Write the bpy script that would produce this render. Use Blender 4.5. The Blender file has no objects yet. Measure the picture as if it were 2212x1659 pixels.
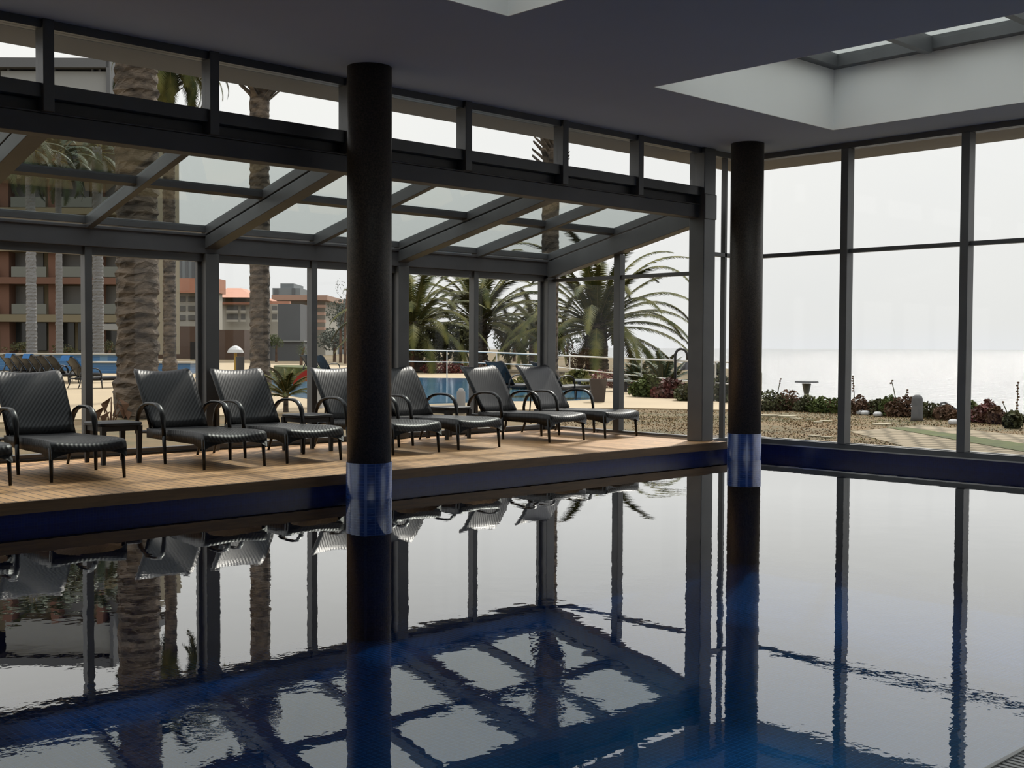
import bpy, bmesh, math, random
from mathutils import Vector, Matrix
random.seed(7)
S = bpy.context.scene
COL = S.collection
# ------------------------------------------------------------ camera
FPX = 2556.75; W, H = 2212, 1659
yaw, pitch, roll = 0.8108, -0.0333, 0.0051
EYE = Vector((-12.3733, -9.4088, 1.2))
fwd = Vector((0.68850775, 0.72446545, -0.03327009)).normalized()
rt0 = Vector((fwd.y, -fwd.x, 0)).normalized(); up0 = rt0.cross(fwd)
rt = (rt0 * math.cos(roll) + up0 * math.sin(roll)).normalized()
up = (up0 * math.cos(roll) - rt0 * math.sin(roll)).normalized()
cam = bpy.data.objects.new('camera', bpy.data.cameras.new('camera'))
COL.objects.link(cam); S.camera = cam
cam.data.sensor_width = 36; cam.data.lens = 36 * FPX / W
cam.data.clip_end = 60000; cam.data.clip_start = 0.05
cam.matrix_world = Matrix(((rt.x, up.x, -fwd.x, EYE.x), (rt.y, up.y, -fwd.y, EYE.y), (rt.z, up.z, -fwd.z, EYE.z), (0, 0, 0, 1)))
cam.data.shift_y = 5.5 / W
# ------------------------------------------------------------ light
S.view_settings.view_transform = 'Standard'; S.view_settings.look = 'None'
S.view_settings.gamma = 1; S.view_settings.exposure = 0
S.cycles.max_bounces = 14; S.cycles.transparent_max_bounces = 24
S.cycles.diffuse_bounces = 5; S.cycles.glossy_bounces = 5; S.cycles.transmission_bounces = 6
S.cycles.sample_clamp_indirect = 6
S.cycles.use_denoising = True
w = bpy.data.worlds.new('overcast'); S.world = w; w.use_nodes = True
nt = w.node_tree; bg = nt.nodes['Background']
tc = nt.nodes.new('ShaderNodeTexCoord'); sp = nt.nodes.new('ShaderNodeSeparateXYZ'); cr = nt.nodes.new('ShaderNodeValToRGB')
nz = nt.nodes.new('ShaderNodeTexNoise'); nz.inputs['Scale'].default_value = 2.2; nz.inputs['Detail'].default_value = 4
mx = nt.nodes.new('ShaderNodeMixRGB'); mx.blend_type = 'MULTIPLY'; mx.inputs[0].default_value = 1
cr2 = nt.nodes.new('ShaderNodeValToRGB')
cr2.color_ramp.elements[0].position = .3; cr2.color_ramp.elements[0].color = (.93, .94, .96, 1)
cr2.color_ramp.elements[1].position = .7; cr2.color_ramp.elements[1].color = (1.04, 1.03, 1.01, 1)
nt.links.new(tc.outputs['Generated'], sp.inputs[0]); nt.links.new(sp.outputs['Z'], cr.inputs[0])
nt.links.new(tc.outputs['Generated'], nz.inputs['Vector']); nt.links.new(nz.outputs['Fac'], cr2.inputs[0])
nt.links.new(cr.outputs[0], mx.inputs[1]); nt.links.new(cr2.outputs[0], mx.inputs[2]); nt.links.new(mx.outputs[0], bg.inputs['Color'])
e = cr.color_ramp.elements
e[0].position = 0.0; e[0].color = (.29, .292, .295, 1)
e[1].position = 1.0; e[1].color = (.95, .96, 1.0, 1)
for q, v in ((.02, .292), (.14, .317), (.30, .335), (.5, .52)):
    m_ = cr.color_ramp.elements.new(q); m_.color = (v, v * .997, v * .975, 1)
bg.inputs['Strength'].default_value = 3.0
sun = bpy.data.objects.new('sun', bpy.data.lights.new('sun', 'SUN')); COL.objects.link(sun)
sun.data.energy = 3.6; sun.data.angle = math.radians(3); sun.data.color = (1, .95, .86)
sun.location = (30, 15, 40)
sun.rotation_euler = Vector((.62, .30, .72)).to_track_quat('Z', 'Y').to_euler()

# ------------------------------------------------------------ helpers
def at(px, py, d):
    r = fwd * FPX + rt * (px - 1105.3) - up * (py - 834.5)
    return EYE + r * (d / FPX)
def gnd(px, py, z=-.1):
    r = fwd * FPX + rt * (px - 1105.3) - up * (py - 834.5)
    return EYE + r * ((z - EYE.z) / r.z)
hf = Vector((fwd.x, fwd.y, 0)).normalized()
class MB:
    def __init__(s): s.bm = bmesh.new()
    def quad(s, a, b, c, d):
        s.bm.faces.new([s.bm.verts.new(Vector(p)) for p in (a, b, c, d)]); return s
    def box(s, lo, hi):
        x0, y0, z0 = lo; x1, y1, z1 = hi
        return s.hexa([(x0, y0, z0), (x1, y0, z0), (x1, y1, z0), (x0, y1, z0), (x0, y0, z1), (x1, y0, z1), (x1, y1, z1), (x0, y1, z1)])
    def hexa(s, p):
        v = [s.bm.verts.new(Vector(q)) for q in p]
        for f in ((3, 2, 1, 0), (4, 5, 6, 7), (0, 1, 5, 4), (1, 2, 6, 5), (2, 3, 7, 6), (3, 0, 4, 7)): s.bm.faces.new([v[i] for i in f])
        return s
    def prism(s, pts, z0, z1):
        a = [s.bm.verts.new((p[0], p[1], z0)) for p in pts]; b = [s.bm.verts.new((p[0], p[1], z1)) for p in pts]
        n = len(pts); s.bm.faces.new(a[::-1]); s.bm.faces.new(b)
        for i in range(n): s.bm.faces.new([a[i], a[(i + 1) % n], b[(i + 1) % n], b[i]])
        return s
    def loft(s, rings, cap=True):
        R = [[s.bm.verts.new(Vector(p)) for p in r] for r in rings]; n = len(R[0])
        for i in range(len(R) - 1):
            for j in range(n): s.bm.faces.new([R[i][j], R[i][(j + 1) % n], R[i + 1][(j + 1) % n], R[i + 1][j]])
        if cap: s.bm.faces.new(R[0][::-1]); s.bm.faces.new(R[-1])
        return s
    def tube(s, pts, r, n=8, rz=None):
        pts = [Vector(p) for p in pts]; rings = []
        rr = r if isinstance(r, (list, tuple)) else [r] * len(pts)
        ref = None
        for i, p in enumerate(pts):
            t = (pts[min(i + 1, len(pts) - 1)] - pts[max(i - 1, 0)]).normalized()
            if ref is None: ref = Vector((1, 0, 0)) if abs(t.x) < .8 else Vector((0, 1, 0))
            a = (ref - t * ref.dot(t)).normalized(); b = t.cross(a); ref = a
            rings.append([p + a * (math.cos(2 * math.pi * k / n) * rr[i]) + b * (math.sin(2 * math.pi * k / n) * (rz if rz else rr[i])) for k in range(n)])
        return s.loft(rings)
    def ball(s, c, r, seg=12, rng=8, sq=(1, 1, 1)):
        rings = []
        for i in range(1, rng):
            a = math.pi * i / rng
            rings.append([(c[0] + r * sq[0] * math.sin(a) * math.cos(2 * math.pi * k / seg), c[1] + r * sq[1] * math.sin(a) * math.sin(2 * math.pi * k / seg), c[2] - r * sq[2] * math.cos(a)) for k in range(seg)])
        return s.loft(rings)
    def build(s, name, mat, parent=None, smooth=False, bevel=0, pivot=None):
        me = bpy.data.meshes.new(name)
        bmesh.ops.recalc_face_normals(s.bm, faces=s.bm.faces)
        if parent is not None: off = Vector(parent['_o'])
        elif pivot is not None: off = Vector(pivot)
        else:
            vs = [v.co for v in s.bm.verts]
            lo = [min(v[i] for v in vs) for i in range(3)]; hi = [max(v[i] for v in vs) for i in range(3)]
            off = Vector(((lo[0] + hi[0]) / 2, (lo[1] + hi[1]) / 2, lo[2]))
        for v in s.bm.verts: v.co -= off
        s.bm.to_mesh(me); s.bm.free()
        if smooth:
            me.polygons.foreach_set('use_smooth', [True] * len(me.polygons))
        me.materials.append(mat)
        o = bpy.data.objects.new(name, me); COL.objects.link(o); o['_o'] = tuple(off)
        if parent is not None: o.parent = parent; o.location = (0, 0, 0)
        else: o.location = off
        if bevel:
            m = o.modifiers.new('bevel', 'BEVEL'); m.width = bevel; m.segments = 2; m.limit_method = 'ANGLE'
        return o
def tag(o, label=None, cat=None, group=None, kind=None):
    if label: o['label'] = label
    if cat: o['category'] = cat
    if group: o['group'] = group
    if kind: o['kind'] = kind
    return o
def empty(name, loc):
    o = bpy.data.objects.new(name, None); COL.objects.link(o); o.location = loc; o['_o'] = tuple(loc); o.empty_display_size = .1
    return o
def kids(o): return [c for c in bpy.data.objects if c.parent == o]
def copy_tree(o, loc=None, rz=None, parent=None, sc=None):
    c = o.copy(); COL.objects.link(c); c.parent = parent
    if loc is not None: c.location = loc
    if rz is not None: c.rotation_euler = (0, 0, rz)
    if sc: c.scale = (sc, sc, sc)
    for ch in kids(o): copy_tree(ch, parent=c)
    return c

def mat(name, col, rough=.6, metal=0, noise=0, nscale=8, col2=None, bump=0, bscale=40, spec=.5, stretch=None, detail=4):
    m = bpy.data.materials.new(name); m.use_nodes = True; t = m.node_tree; b = t.nodes['Principled BSDF']
    b.inputs['Base Color'].default_value = (*col, 1); b.inputs['Roughness'].default_value = rough; b.inputs['Metallic'].default_value = metal
    b.inputs['Specular IOR Level'].default_value = spec
    tcn = t.nodes.new('ShaderNodeTexCoord'); mp = t.nodes.new('ShaderNodeMapping'); t.links.new(tcn.outputs['Object'], mp.inputs[0])
    if stretch: mp.inputs['Scale'].default_value = stretch
    if noise or col2:
        n = t.nodes.new('ShaderNodeTexNoise'); n.inputs['Scale'].default_value = nscale; n.inputs['Detail'].default_value = detail; t.links.new(mp.outputs[0], n.inputs['Vector'])
        r = t.nodes.new('ShaderNodeValToRGB'); t.links.new(n.outputs['Fac'], r.inputs[0])
        c2 = col2 if col2 else tuple(max(0, c * (1 - noise)) for c in col)
        r.color_ramp.elements[0].position = .35; r.color_ramp.elements[1].position = .65
        r.color_ramp.elements[0].color = (*c2, 1); r.color_ramp.elements[1].color = (*col, 1); t.links.new(r.outputs[0], b.inputs['Base Color'])
    if bump:
        n2 = t.nodes.new('ShaderNodeTexNoise'); n2.inputs['Scale'].default_value = bscale; n2.inputs['Detail'].default_value = 5; t.links.new(mp.outputs[0], n2.inputs['Vector'])
        bp = t.nodes.new('ShaderNodeBump'); bp.inputs['Strength'].default_value = bump; bp.inputs['Distance'].default_value = .02
        t.links.new(n2.outputs['Fac'], bp.inputs['Height']); t.links.new(bp.outputs[0], b.inputs['Normal'])
    return m
def srgb(r, g, b): return tuple(((c / 255) / 12.92 if c / 255 < .04045 else ((c / 255 + .055) / 1.055) ** 2.4) for c in (r, g, b))
def glass(name, tint, k=1.0, rough=0.0):
    m = bpy.data.materials.new(name); m.use_nodes = True; t = m.node_tree; t.nodes.remove(t.nodes['Principled BSDF'])
    o = t.nodes['Material Output']; tr = t.nodes.new('ShaderNodeBsdfTransparent'); gl = t.nodes.new('ShaderNodeBsdfGlossy'); mi = t.nodes.new('ShaderNodeMixShader')
    fr = t.nodes.new('ShaderNodeFresnel'); fr.inputs['IOR'].default_value = 1.45; mu = t.nodes.new('ShaderNodeMath'); mu.operation = 'MULTIPLY'; mu.inputs[1].default_value = k
    tr.inputs[0].default_value = (*tint, 1); gl.inputs['Roughness'].default_value = rough
    ge = t.nodes.new('ShaderNodeNewGeometry'); mi_ = t.nodes.new('ShaderNodeMapRange'); mi_.name = 'ior'
    mi_.inputs['To Min'].default_value = 1.45; mi_.inputs['To Max'].default_value = 1 / 1.45   # the same index from either side of a face
    t.links.new(ge.outputs['Backfacing'], mi_.inputs['Value']); t.links.new(mi_.outputs[0], fr.inputs['IOR'])
    t.links.new(fr.outputs[0], mu.inputs[0]); t.links.new(mu.outputs[0], mi.inputs[0]); t.links.new(tr.outputs[0], mi.inputs[1]); t.links.new(gl.outputs[0], mi.inputs[2]); t.links.new(mi.outputs[0], o.inputs[0])
    return m
def tilemat(name, c1, c2, size, rough=.25, grout=(.25, .3, .4), plane='xz'):
    m = bpy.data.materials.new(name); m.use_nodes = True; t = m.node_tree; b = t.nodes['Principled BSDF']; b.inputs['Roughness'].default_value = rough
    tcn = t.nodes.new('ShaderNodeTexCoord'); sp_ = t.nodes.new('ShaderNodeSeparateXYZ'); cb = t.nodes.new('ShaderNodeCombineXYZ'); t.links.new(tcn.outputs['Object'], sp_.inputs[0])
    if plane == 'xyz':
        ad = t.nodes.new('ShaderNodeMath'); ad.operation = 'ADD'; t.links.new(sp_.outputs['X'], ad.inputs[0]); t.links.new(sp_.outputs['Y'], ad.inputs[1])
        t.links.new(ad.outputs[0], cb.inputs['X']); t.links.new(sp_.outputs['Z'], cb.inputs['Y'])
    else:
        t.links.new(sp_.outputs[plane[0].upper()], cb.inputs['X']); t.links.new(sp_.outputs[plane[1].upper()], cb.inputs['Y'])
    br = t.nodes.new('ShaderNodeTexBrick'); br.offset = 0; br.inputs['Scale'].default_value = 1; br.inputs['Brick Width'].default_value = size; br.inputs['Row Height'].default_value = size
    br.inputs['Mortar Size'].default_value = size * .06; br.inputs['Color1'].default_value = (*c1, 1); br.inputs['Color2'].default_value = (*c2, 1); br.inputs['Mortar'].default_value = (*grout, 1)
    t.links.new(cb.outputs[0], br.inputs['Vector']); t.links.new(br.outputs['Color'], b.inputs['Base Color'])
    return m

M = {}
M['frame'] = mat('frame_metal', (.11, .113, .118), .42, .3, noise=.15, nscale=3)
M['beam'] = mat('beam_metal', (.085, .085, .092), .5, .2, noise=.2, nscale=2)
M['sill'] = mat('sill_metal', (.45, .45, .45), .3, .8)
M['gasket'] = mat('gasket', (.015, .015, .015), .7)
M['ceil'] = mat('ceiling_paint', (.34, .40, .51), .9, noise=.05, nscale=.6)
M['plaster'] = mat('well_plaster', (.80, .80, .79), .9, noise=.03, nscale=1)
M['wall'] = mat('wall_plaster', (.30, .29, .28), .9, noise=.05, nscale=1)
M['soffit'] = mat('soffit', (.27, .255, .24), .8, noise=.05, nscale=2)
M['column'] = mat('speckled_granite', (.075, .060, .048), .5, col2=(.022, .018, .016), nscale=70, bump=.15, bscale=80)
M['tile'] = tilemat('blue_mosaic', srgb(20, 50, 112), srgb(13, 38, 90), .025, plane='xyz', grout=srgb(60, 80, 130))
M['tiledark'] = tilemat('blue_mosaic_shaded', srgb(20, 34, 96), srgb(16, 28, 82), .025, plane='xyz', grout=srgb(34, 44, 90))  # darkened copy of the blue mosaic, with shade put into the colour
M['floortile'] = tilemat('pool_floor_mosaic', srgb(14, 78, 130), srgb(8, 64, 112), .05, plane='xy', grout=srgb(40, 120, 180))
M['glass'] = glass('window_glass', (.975, .98, .978), .35)
M['roofglass'] = glass('roof_glass', (.80, .83, .82), .6)
M['wicker'] = None
M['blackmetal'] = mat('black_metal', (.012, .012, .013), .35, .3)
M['black'] = mat('black_plastic', (.014, .014, .016), .5)

def deckmat():
    m = bpy.data.materials.new('deck_planks'); m.use_nodes = True; t = m.node_tree; b = t.nodes['Principled BSDF']; b.inputs['Roughness'].default_value = .55
    N = t.nodes.new; L = t.links.new
    tcn = N('ShaderNodeTexCoord'); sp_ = N('ShaderNodeSeparateXYZ'); L(tcn.outputs['Object'], sp_.inputs[0])
    cb = N('ShaderNodeCombineXYZ'); L(sp_.outputs['Y'], cb.inputs['X']); L(sp_.outputs['X'], cb.inputs['Y'])
    br = N('ShaderNodeTexBrick'); br.inputs['Scale'].default_value = 1; br.inputs['Brick Width'].default_value = 2.1; br.inputs['Row Height'].default_value = .095
    br.inputs['Mortar Size'].default_value = .006; br.inputs['Mortar Smooth'].default_value = .2
    br.inputs['Color1'].default_value = (.60, .35, .155, 1); br.inputs['Color2'].default_value = (.44, .25, .11, 1); br.inputs['Mortar'].default_value = (.05, .03, .015, 1)
    L(cb.outputs[0], br.inputs['Vector'])
    mp = N('ShaderNodeMapping'); mp.inputs['Scale'].default_value = (14, 1.2, 14); L(tcn.outputs['Object'], mp.inputs[0])
    n = N('ShaderNodeTexNoise'); n.inputs['Scale'].default_value = 3; n.inputs['Detail'].default_value = 6; L(mp.outputs[0], n.inputs['Vector'])
    r = N('ShaderNodeValToRGB'); r.color_ramp.elements[0].color = (.72, .7, .68, 1); r.color_ramp.elements[1].color = (1.2, 1.15, 1.1, 1); L(n.outputs['Fac'], r.inputs[0])
    mm = N('ShaderNodeMixRGB'); mm.blend_type = 'MULTIPLY'; mm.inputs[0].default_value = 1; L(br.outputs['Color'], mm.inputs[1]); L(r.outputs[0], mm.inputs[2]); L(mm.outputs[0], b.inputs['Base Color'])
    bp = N('ShaderNodeBump'); bp.inputs['Strength'].default_value = .5; bp.inputs['Distance'].default_value = .004; bp.invert = True; L(br.outputs['Fac'], bp.inputs['Height']); L(bp.outputs[0], b.inputs['Normal'])
    return m
M['deck'] = deckmat()
M['fascia'] = mat('deck_fascia_wood', (.13, .07, .027), .55, noise=.35, nscale=4, stretch=(1, 12, 12))
def wickermat():
    m = bpy.data.materials.new('black_wicker'); m.use_nodes = True; t = m.node_tree; b = t.nodes['Principled BSDF']
    b.inputs['Base Color'].default_value = (.006, .006, .007, 1); b.inputs['Roughness'].default_value = .42; b.inputs['Specular IOR Level'].default_value = .35
    N = t.nodes.new; L = t.links.new
    tcn = N('ShaderNodeTexCoord'); mp = N('ShaderNodeMapping'); mp.inputs['Rotation'].default_value = (0, 0, .62); L(tcn.outputs['UV'], mp.inputs[0])
    wv = N('ShaderNodeTexWave'); wv.inputs['Scale'].default_value = 10; wv.inputs['Distortion'].default_value = .4; wv.wave_profile = 'SIN'; L(mp.outputs[0], wv.inputs['Vector'])
    mp2 = N('ShaderNodeMapping'); mp2.inputs['Rotation'].default_value = (0, 0, -.62); L(tcn.outputs['UV'], mp2.inputs[0])
    w2 = N('ShaderNodeTexWave'); w2.inputs['Scale'].default_value = 40; L(mp2.outputs[0], w2.inputs['Vector'])
    ad = N('ShaderNodeMath'); ad.operation = 'MULTIPLY_ADD'; ad.inputs[1].default_value = .15; L(w2.outputs['Fac'], ad.inputs[0]); L(wv.outputs['Fac'], ad.inputs[2])
    bp = N('ShaderNodeBump'); bp.inputs['Strength'].default_value = .38; bp.inputs['Distance'].default_value = .0035; L(ad.outputs[0], bp.inputs['Height']); L(bp.outputs[0], b.inputs['Normal'])
    return m
M['wicker'] = wickermat()
RIP = [(-8.1, -7.3, 1.3), (-7.0, -7.4, 1.3), (-9.7, -5.3, .9), (-9.1, -6.1, .7), (-10.6, -5.2, 1.2)]
def watermat(name, tint, ior, sc, st, dist, rip=None):
    m = glass(name, tint, 1.0, 0.0); t = m.node_tree; N = t.nodes.new; L = t.links.new
    fr = [n for n in t.nodes if n.type == 'FRESNEL'][0]; t.nodes['ior'].inputs['To Min'].default_value = ior; t.nodes['ior'].inputs['To Max'].default_value = 1 / ior
    mk = [n for n in t.nodes if n.type == 'MATH'][0]; mk.inputs[1].default_value = 2.0; mk.use_clamp = True
    gl = [n for n in t.nodes if n.type == 'BSDF_GLOSSY'][0]
    tcn = N('ShaderNodeTexCoord'); n = N('ShaderNodeTexNoise'); n.inputs['Scale'].default_value = sc; n.inputs['Detail'].default_value = 3; L(tcn.outputs['Object'], n.inputs['Vector'])
    # calm far end, livelier towards the near overflow edge
    n3 = N('ShaderNodeTexNoise'); n3.inputs['Scale'].default_value = .35; n3.inputs['Detail'].default_value = 2; L(tcn.outputs['Object'], n3.inputs['Vector'])
    r = N('ShaderNodeValToRGB'); r.color_ramp.elements[0].position = .35; r.color_ramp.elements[0].color = (.10, .10, .10, 1); r.color_ramp.elements[1].position = .62; L(n3.outputs['Fac'], r.inputs[0])
    mu = N('ShaderNodeMath'); mu.operation = 'MULTIPLY'; L(n.outputs['Fac'], mu.inputs[0]); L(r.outputs[0], mu.inputs[1])
    # finer ripples where the return jets and the overflow stir the surface
    geo = N('ShaderNodeNewGeometry'); fine = N('ShaderNodeTexNoise'); fine.inputs['Scale'].default_value = 11; fine.inputs['Detail'].default_value = 3; L(geo.outputs['Position'], fine.inputs['Vector'])
    tot = None
    for (cx_, cy_, rr) in RIP:
        ds = N('ShaderNodeVectorMath'); ds.operation = 'DISTANCE'; ds.inputs[1].default_value = (cx_, cy_, -.2); L(geo.outputs['Position'], ds.inputs[0])
        mr = N('ShaderNodeMapRange'); mr.interpolation_type = 'SMOOTHSTEP'; mr.inputs['From Min'].default_value = rr; mr.inputs['From Max'].default_value = 0; L(ds.outputs['Value'], mr.inputs['Value'])
        if tot is None: tot = mr.outputs[0]
        else:
            ad = N('ShaderNodeMath'); ad.operation = 'ADD'; L(tot, ad.inputs[0]); L(mr.outputs[0], ad.inputs[1]); tot = ad.outputs[0]
    ba = N('ShaderNodeMath'); ba.operation = 'ADD'; ba.inputs[1].default_value = .18; L(tot, ba.inputs[0]); tot = ba.outputs[0]
    fm = N('ShaderNodeMath'); fm.operation = 'MULTIPLY'; L(fine.outputs['Fac'], fm.inputs[0]); L(tot, fm.inputs[1])
    f2 = N('ShaderNodeMath'); f2.operation = 'MULTIPLY_ADD'; f2.inputs[1].default_value = .42; L(fm.outputs[0], f2.inputs[0]); L(mu.outputs[0], f2.inputs[2]); mu = f2
    bp = N('ShaderNodeBump'); bp.inputs['Strength'].default_value = st; bp.inputs['Distance'].default_value = dist; L(mu.outputs[0], bp.inputs['Height'])
    L(bp.outputs[0], gl.inputs['Normal']); L(bp.outputs[0], fr.inputs['Normal'])
    return m
M['water'] = watermat('pool_water', (.27, .56, .74), 1.4, 3.0, .3, .0035)
M['outwater'] = mat('outdoor_pool_water', tuple(c * .42 for c in srgb(90, 160, 205)), .08, noise=.2, nscale=.6, bump=.15, bscale=2)

# ============================================================ BUILDING SHELL
XM = [-.05, -1.38, -2.69, -4.148, -5.645, -7.10, -8.555, -10.0, -11.45, -12.9, -14.35, -15.8]   # clerestory mullions
XO = [-.05, -1.483, -2.79, -4.136, -5.55, -6.982, -8.45, -9.93, -11.4, -12.87, -14.33, -15.8]   # outer wall mullions (even = posts)
XL, YN, XR, D, ZC = -16.0, -12.5, .87, 2.83, 3.76
def struct(name, mb, m, **k): return tag(mb.build(name, m, **k), kind='structure')
# deck
struct('floor', MB().box((XL, -.27, -.09), (.10, D + .12, 0)), M['deck'])
struct('trim_1', MB().box((XL, -.295, -.095), (.125, -.27, -.002)), M['fascia'])
struct('trim_2', MB().box((.10, -.27, -.09), (.125, -.03, -.002)), M['fascia'])
# pool basin
pb = MB(); pb.box((XL, -.25, -1.5), (.12, -.15, -.10)); pb.box((.02, -.15, -1.5), (.12, .0, -.10)); pb.box((.12, -.02, -1.5), (XR + .1, .1, -.055))
struct('pool_wall_back', pb, M['tiledark'])  # darker tile paints in the shade below the deck edge
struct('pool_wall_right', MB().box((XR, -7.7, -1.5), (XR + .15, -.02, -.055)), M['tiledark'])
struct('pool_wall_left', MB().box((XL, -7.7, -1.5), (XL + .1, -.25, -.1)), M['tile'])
struct('pool_wall_near', MB().box((XL, -7.98, -1.5), (XR, -7.7, -.22)), M['tile'])
struct('pool_floor', MB().box((XL, -7.8, -1.6), (XR + .1, .0, -1.5)), M['floortile'])
struct('pool_water', MB().quad((XL + .1, -7.7, -.2), (XR, -7.7, -.2), (XR, -.02, -.2), (XL + .1, -.02, -.2)), M['water'])
struct('pool_surround', MB().box((XL, YN, -.4), (XR, -7.98, -.18)), mat('pale_stone_paving', (.35, .34, .32), .6, noise=.1))
# overflow grating on the near edge
g = MB()
for i in range(560):
    x = XL + .02 + i * .03; g.box((x, -7.97, -.215), (x + .018, -7.69, -.185))
g.box((XL, -7.70, -.215), (XR, -7.685, -.18)); g.box((XL, -7.98, -.215), (XR, -7.965, -.18))
tag(g.build('overflow_grating', mat('white_grating', (.88, .88, .85), .35)), 'white slatted overflow grating along the near edge of the indoor pool', 'grating')
# walls behind the view
struct('wall_left', MB().box((XL - .2, YN, -.4), (XL, D + .1, ZC + .8)), M['wall'])
struct('wall_near', MB().box((XL - .2, YN - .2, -.4), (XR + .1, YN, ZC + .8)), M['wall'])
# ceiling with two skylight wells
ZT = 4.52
SK = [(-3.31, -.03, -5.6, -1.86), (-9.3, -6.02, -6.4, -2.66)]
cb_ = MB()
def slab(x0, x1, y0, y1): cb_.box((x0, y0, ZC), (x1, y1, ZT))
(a0, a1, b0, b1), (c0, c1, d0, d1) = SK
slab(XL, XR + .1, -1.86, .02)
slab(a1, XR + .1, b0, b1); slab(c1, a0, b0, b1) if False else None
slab(c1, a0, -6.4, -1.86); slab(XL, c0, -6.4, -1.86); slab(c0, c1, d1, -1.86)
slab(a0, XR + .1, -6.4, b0); slab(XL, XR + .1, YN, -6.4)
struct('ceiling', cb_, M['ceil'])
for k, (x0, x1, y0, y1) in enumerate(SK):
    t = .012; wl = MB()
    wl.box((x0, y1 - t, ZC + .001), (x1, y1, ZT)); wl.box((x0, y0, ZC + .001), (x1, y0 + t, ZT))
    wl.box((x0, y0 + t, ZC + .001), (x0 + t, y1 - t, ZT)); wl.box((x1 - t, y0 + t, ZC + .001), (x1, y1 - t, ZT))
    struct('skylight_well', wl, M['plaster'])
    r = tag(empty('window_%d' % (8 + k), (x0, y0, ZT)), kind='structure')
    f = MB(); q = .14
    f.box((x0 - .05, y1 - q, ZT - .06), (x1 + .05, y1 + .1, ZT + .08)); f.box((x0 - .05, y0 - .1, ZT - .06), (x1 + .05, y0 + q, ZT + .08))
    f.box((x0 - .1, y0 + q, ZT - .06), (x0 + q, y1 - q, ZT + .08)); f.box((x1 - q, y0 + q, ZT - .06), (x1 + .1, y1 - q, ZT + .08))
    f.build('frame', M['frame'], r)
    nb = 2
    for i in range(1, nb + 1):
        y = y1 + (y0 - y1) * i / (nb + 1)
        MB().box((x0 + q, y - .045, ZT - .11), (x1 - q, y + .045, ZT + .07)).build('glazing_bar', M['frame'], r)
    for i in range(nb + 1):
        ya = y1 + (y0 - y1) * i / (nb + 1); yb = y1 + (y0 - y1) * (i + 1) / (nb + 1)
        MB().box((x0 + .05, min(ya, yb) + .03, ZT + .03), (x1 - .05, max(ya, yb) - .03, ZT + .04)).build('pane', M['roofglass'], r)
# roof overhang
struct('trim_3', MB().box((XL - .3, .12, 3.70), (XR + .85, .68, 3.95)), M['soffit'])
struct('trim_4', MB().box((XR + .12, YN, 3.70), (XR + .85, .12, 3.95)), M['soffit'])
# ---- main beam under the clerestory
bm_ = MB(); bm_.box((XL, -.02, 2.87), (-.16, .16, 3.03)); bm_.box((XL, .05, 3.03), (-.16, .16, 3.15)); bm_.box((XL, -.035, 3.03), (-.16, .05, 3.045))
struct('trim_5', bm_, M['beam'], bevel=.006)
# ---- window 1: clerestory
r = tag(empty('window_1', (XL, 0, 3.15)), kind='structure')
MB().box((XL, -.05, 3.69), (-.16, .07, ZC)).build('head_frame', M['frame'], r)
MB().box((XL, -.045, 3.15), (-.16, .07, 3.262)).build('sill_frame', M['frame'], r, bevel=.004)
for i, x in enumerate(XM[1:]):
    MB().box((x - .045, -.085, 3.04), (x + .045, .07, ZC)).build('mullion', M['frame'], r, bevel=.005)
    x1 = XM[i] if i else -.16
    MB().box((x + .045, .0, 3.262), (x1 - .045, .012, 3.69)).build('pane', M['glass'], r)
# ---- window 2: lean-to roof
def zr(y): return 3.138 - .222 * y
r = tag(empty('window_2', (XL, D, 2.5)), kind='structure')
def rafter(xa, xb, w_, up_, dn, name, y0=.02, y1=D):
    h = w_ / 2
    d0 = dn
    p = [(xa - h, y0, zr(y0) - d0), (xa + h, y0, zr(y0) - d0), (xb + h, y1, zr(y1) - dn), (xb - h, y1, zr(y1) - dn),
         (xa - h, y0, zr(y0) + up_), (xa + h, y0, zr(y0) + up_), (xb + h, y1, zr(y1) + up_), (xb - h, y1, zr(y1) + up_)]
    return MB().hexa(p).build(name, M['frame'], r, bevel=.005)
for i in range(len(XM)):
    if i % 2 == 0:
        rafter(XM[i] - .02, XO[i] - .02, .12, .03, .075, 'glazing_bar', y0=.10)
        rafter(XM[i], XO[i], .17, -.095, .235 if i else .33, 'rafter', y0=.10 if i else .14, y1=D - .02)
    else:
        rafter(XM[i], XO[i], .075, .03, .105, 'rafter', y0=.10)
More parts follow.
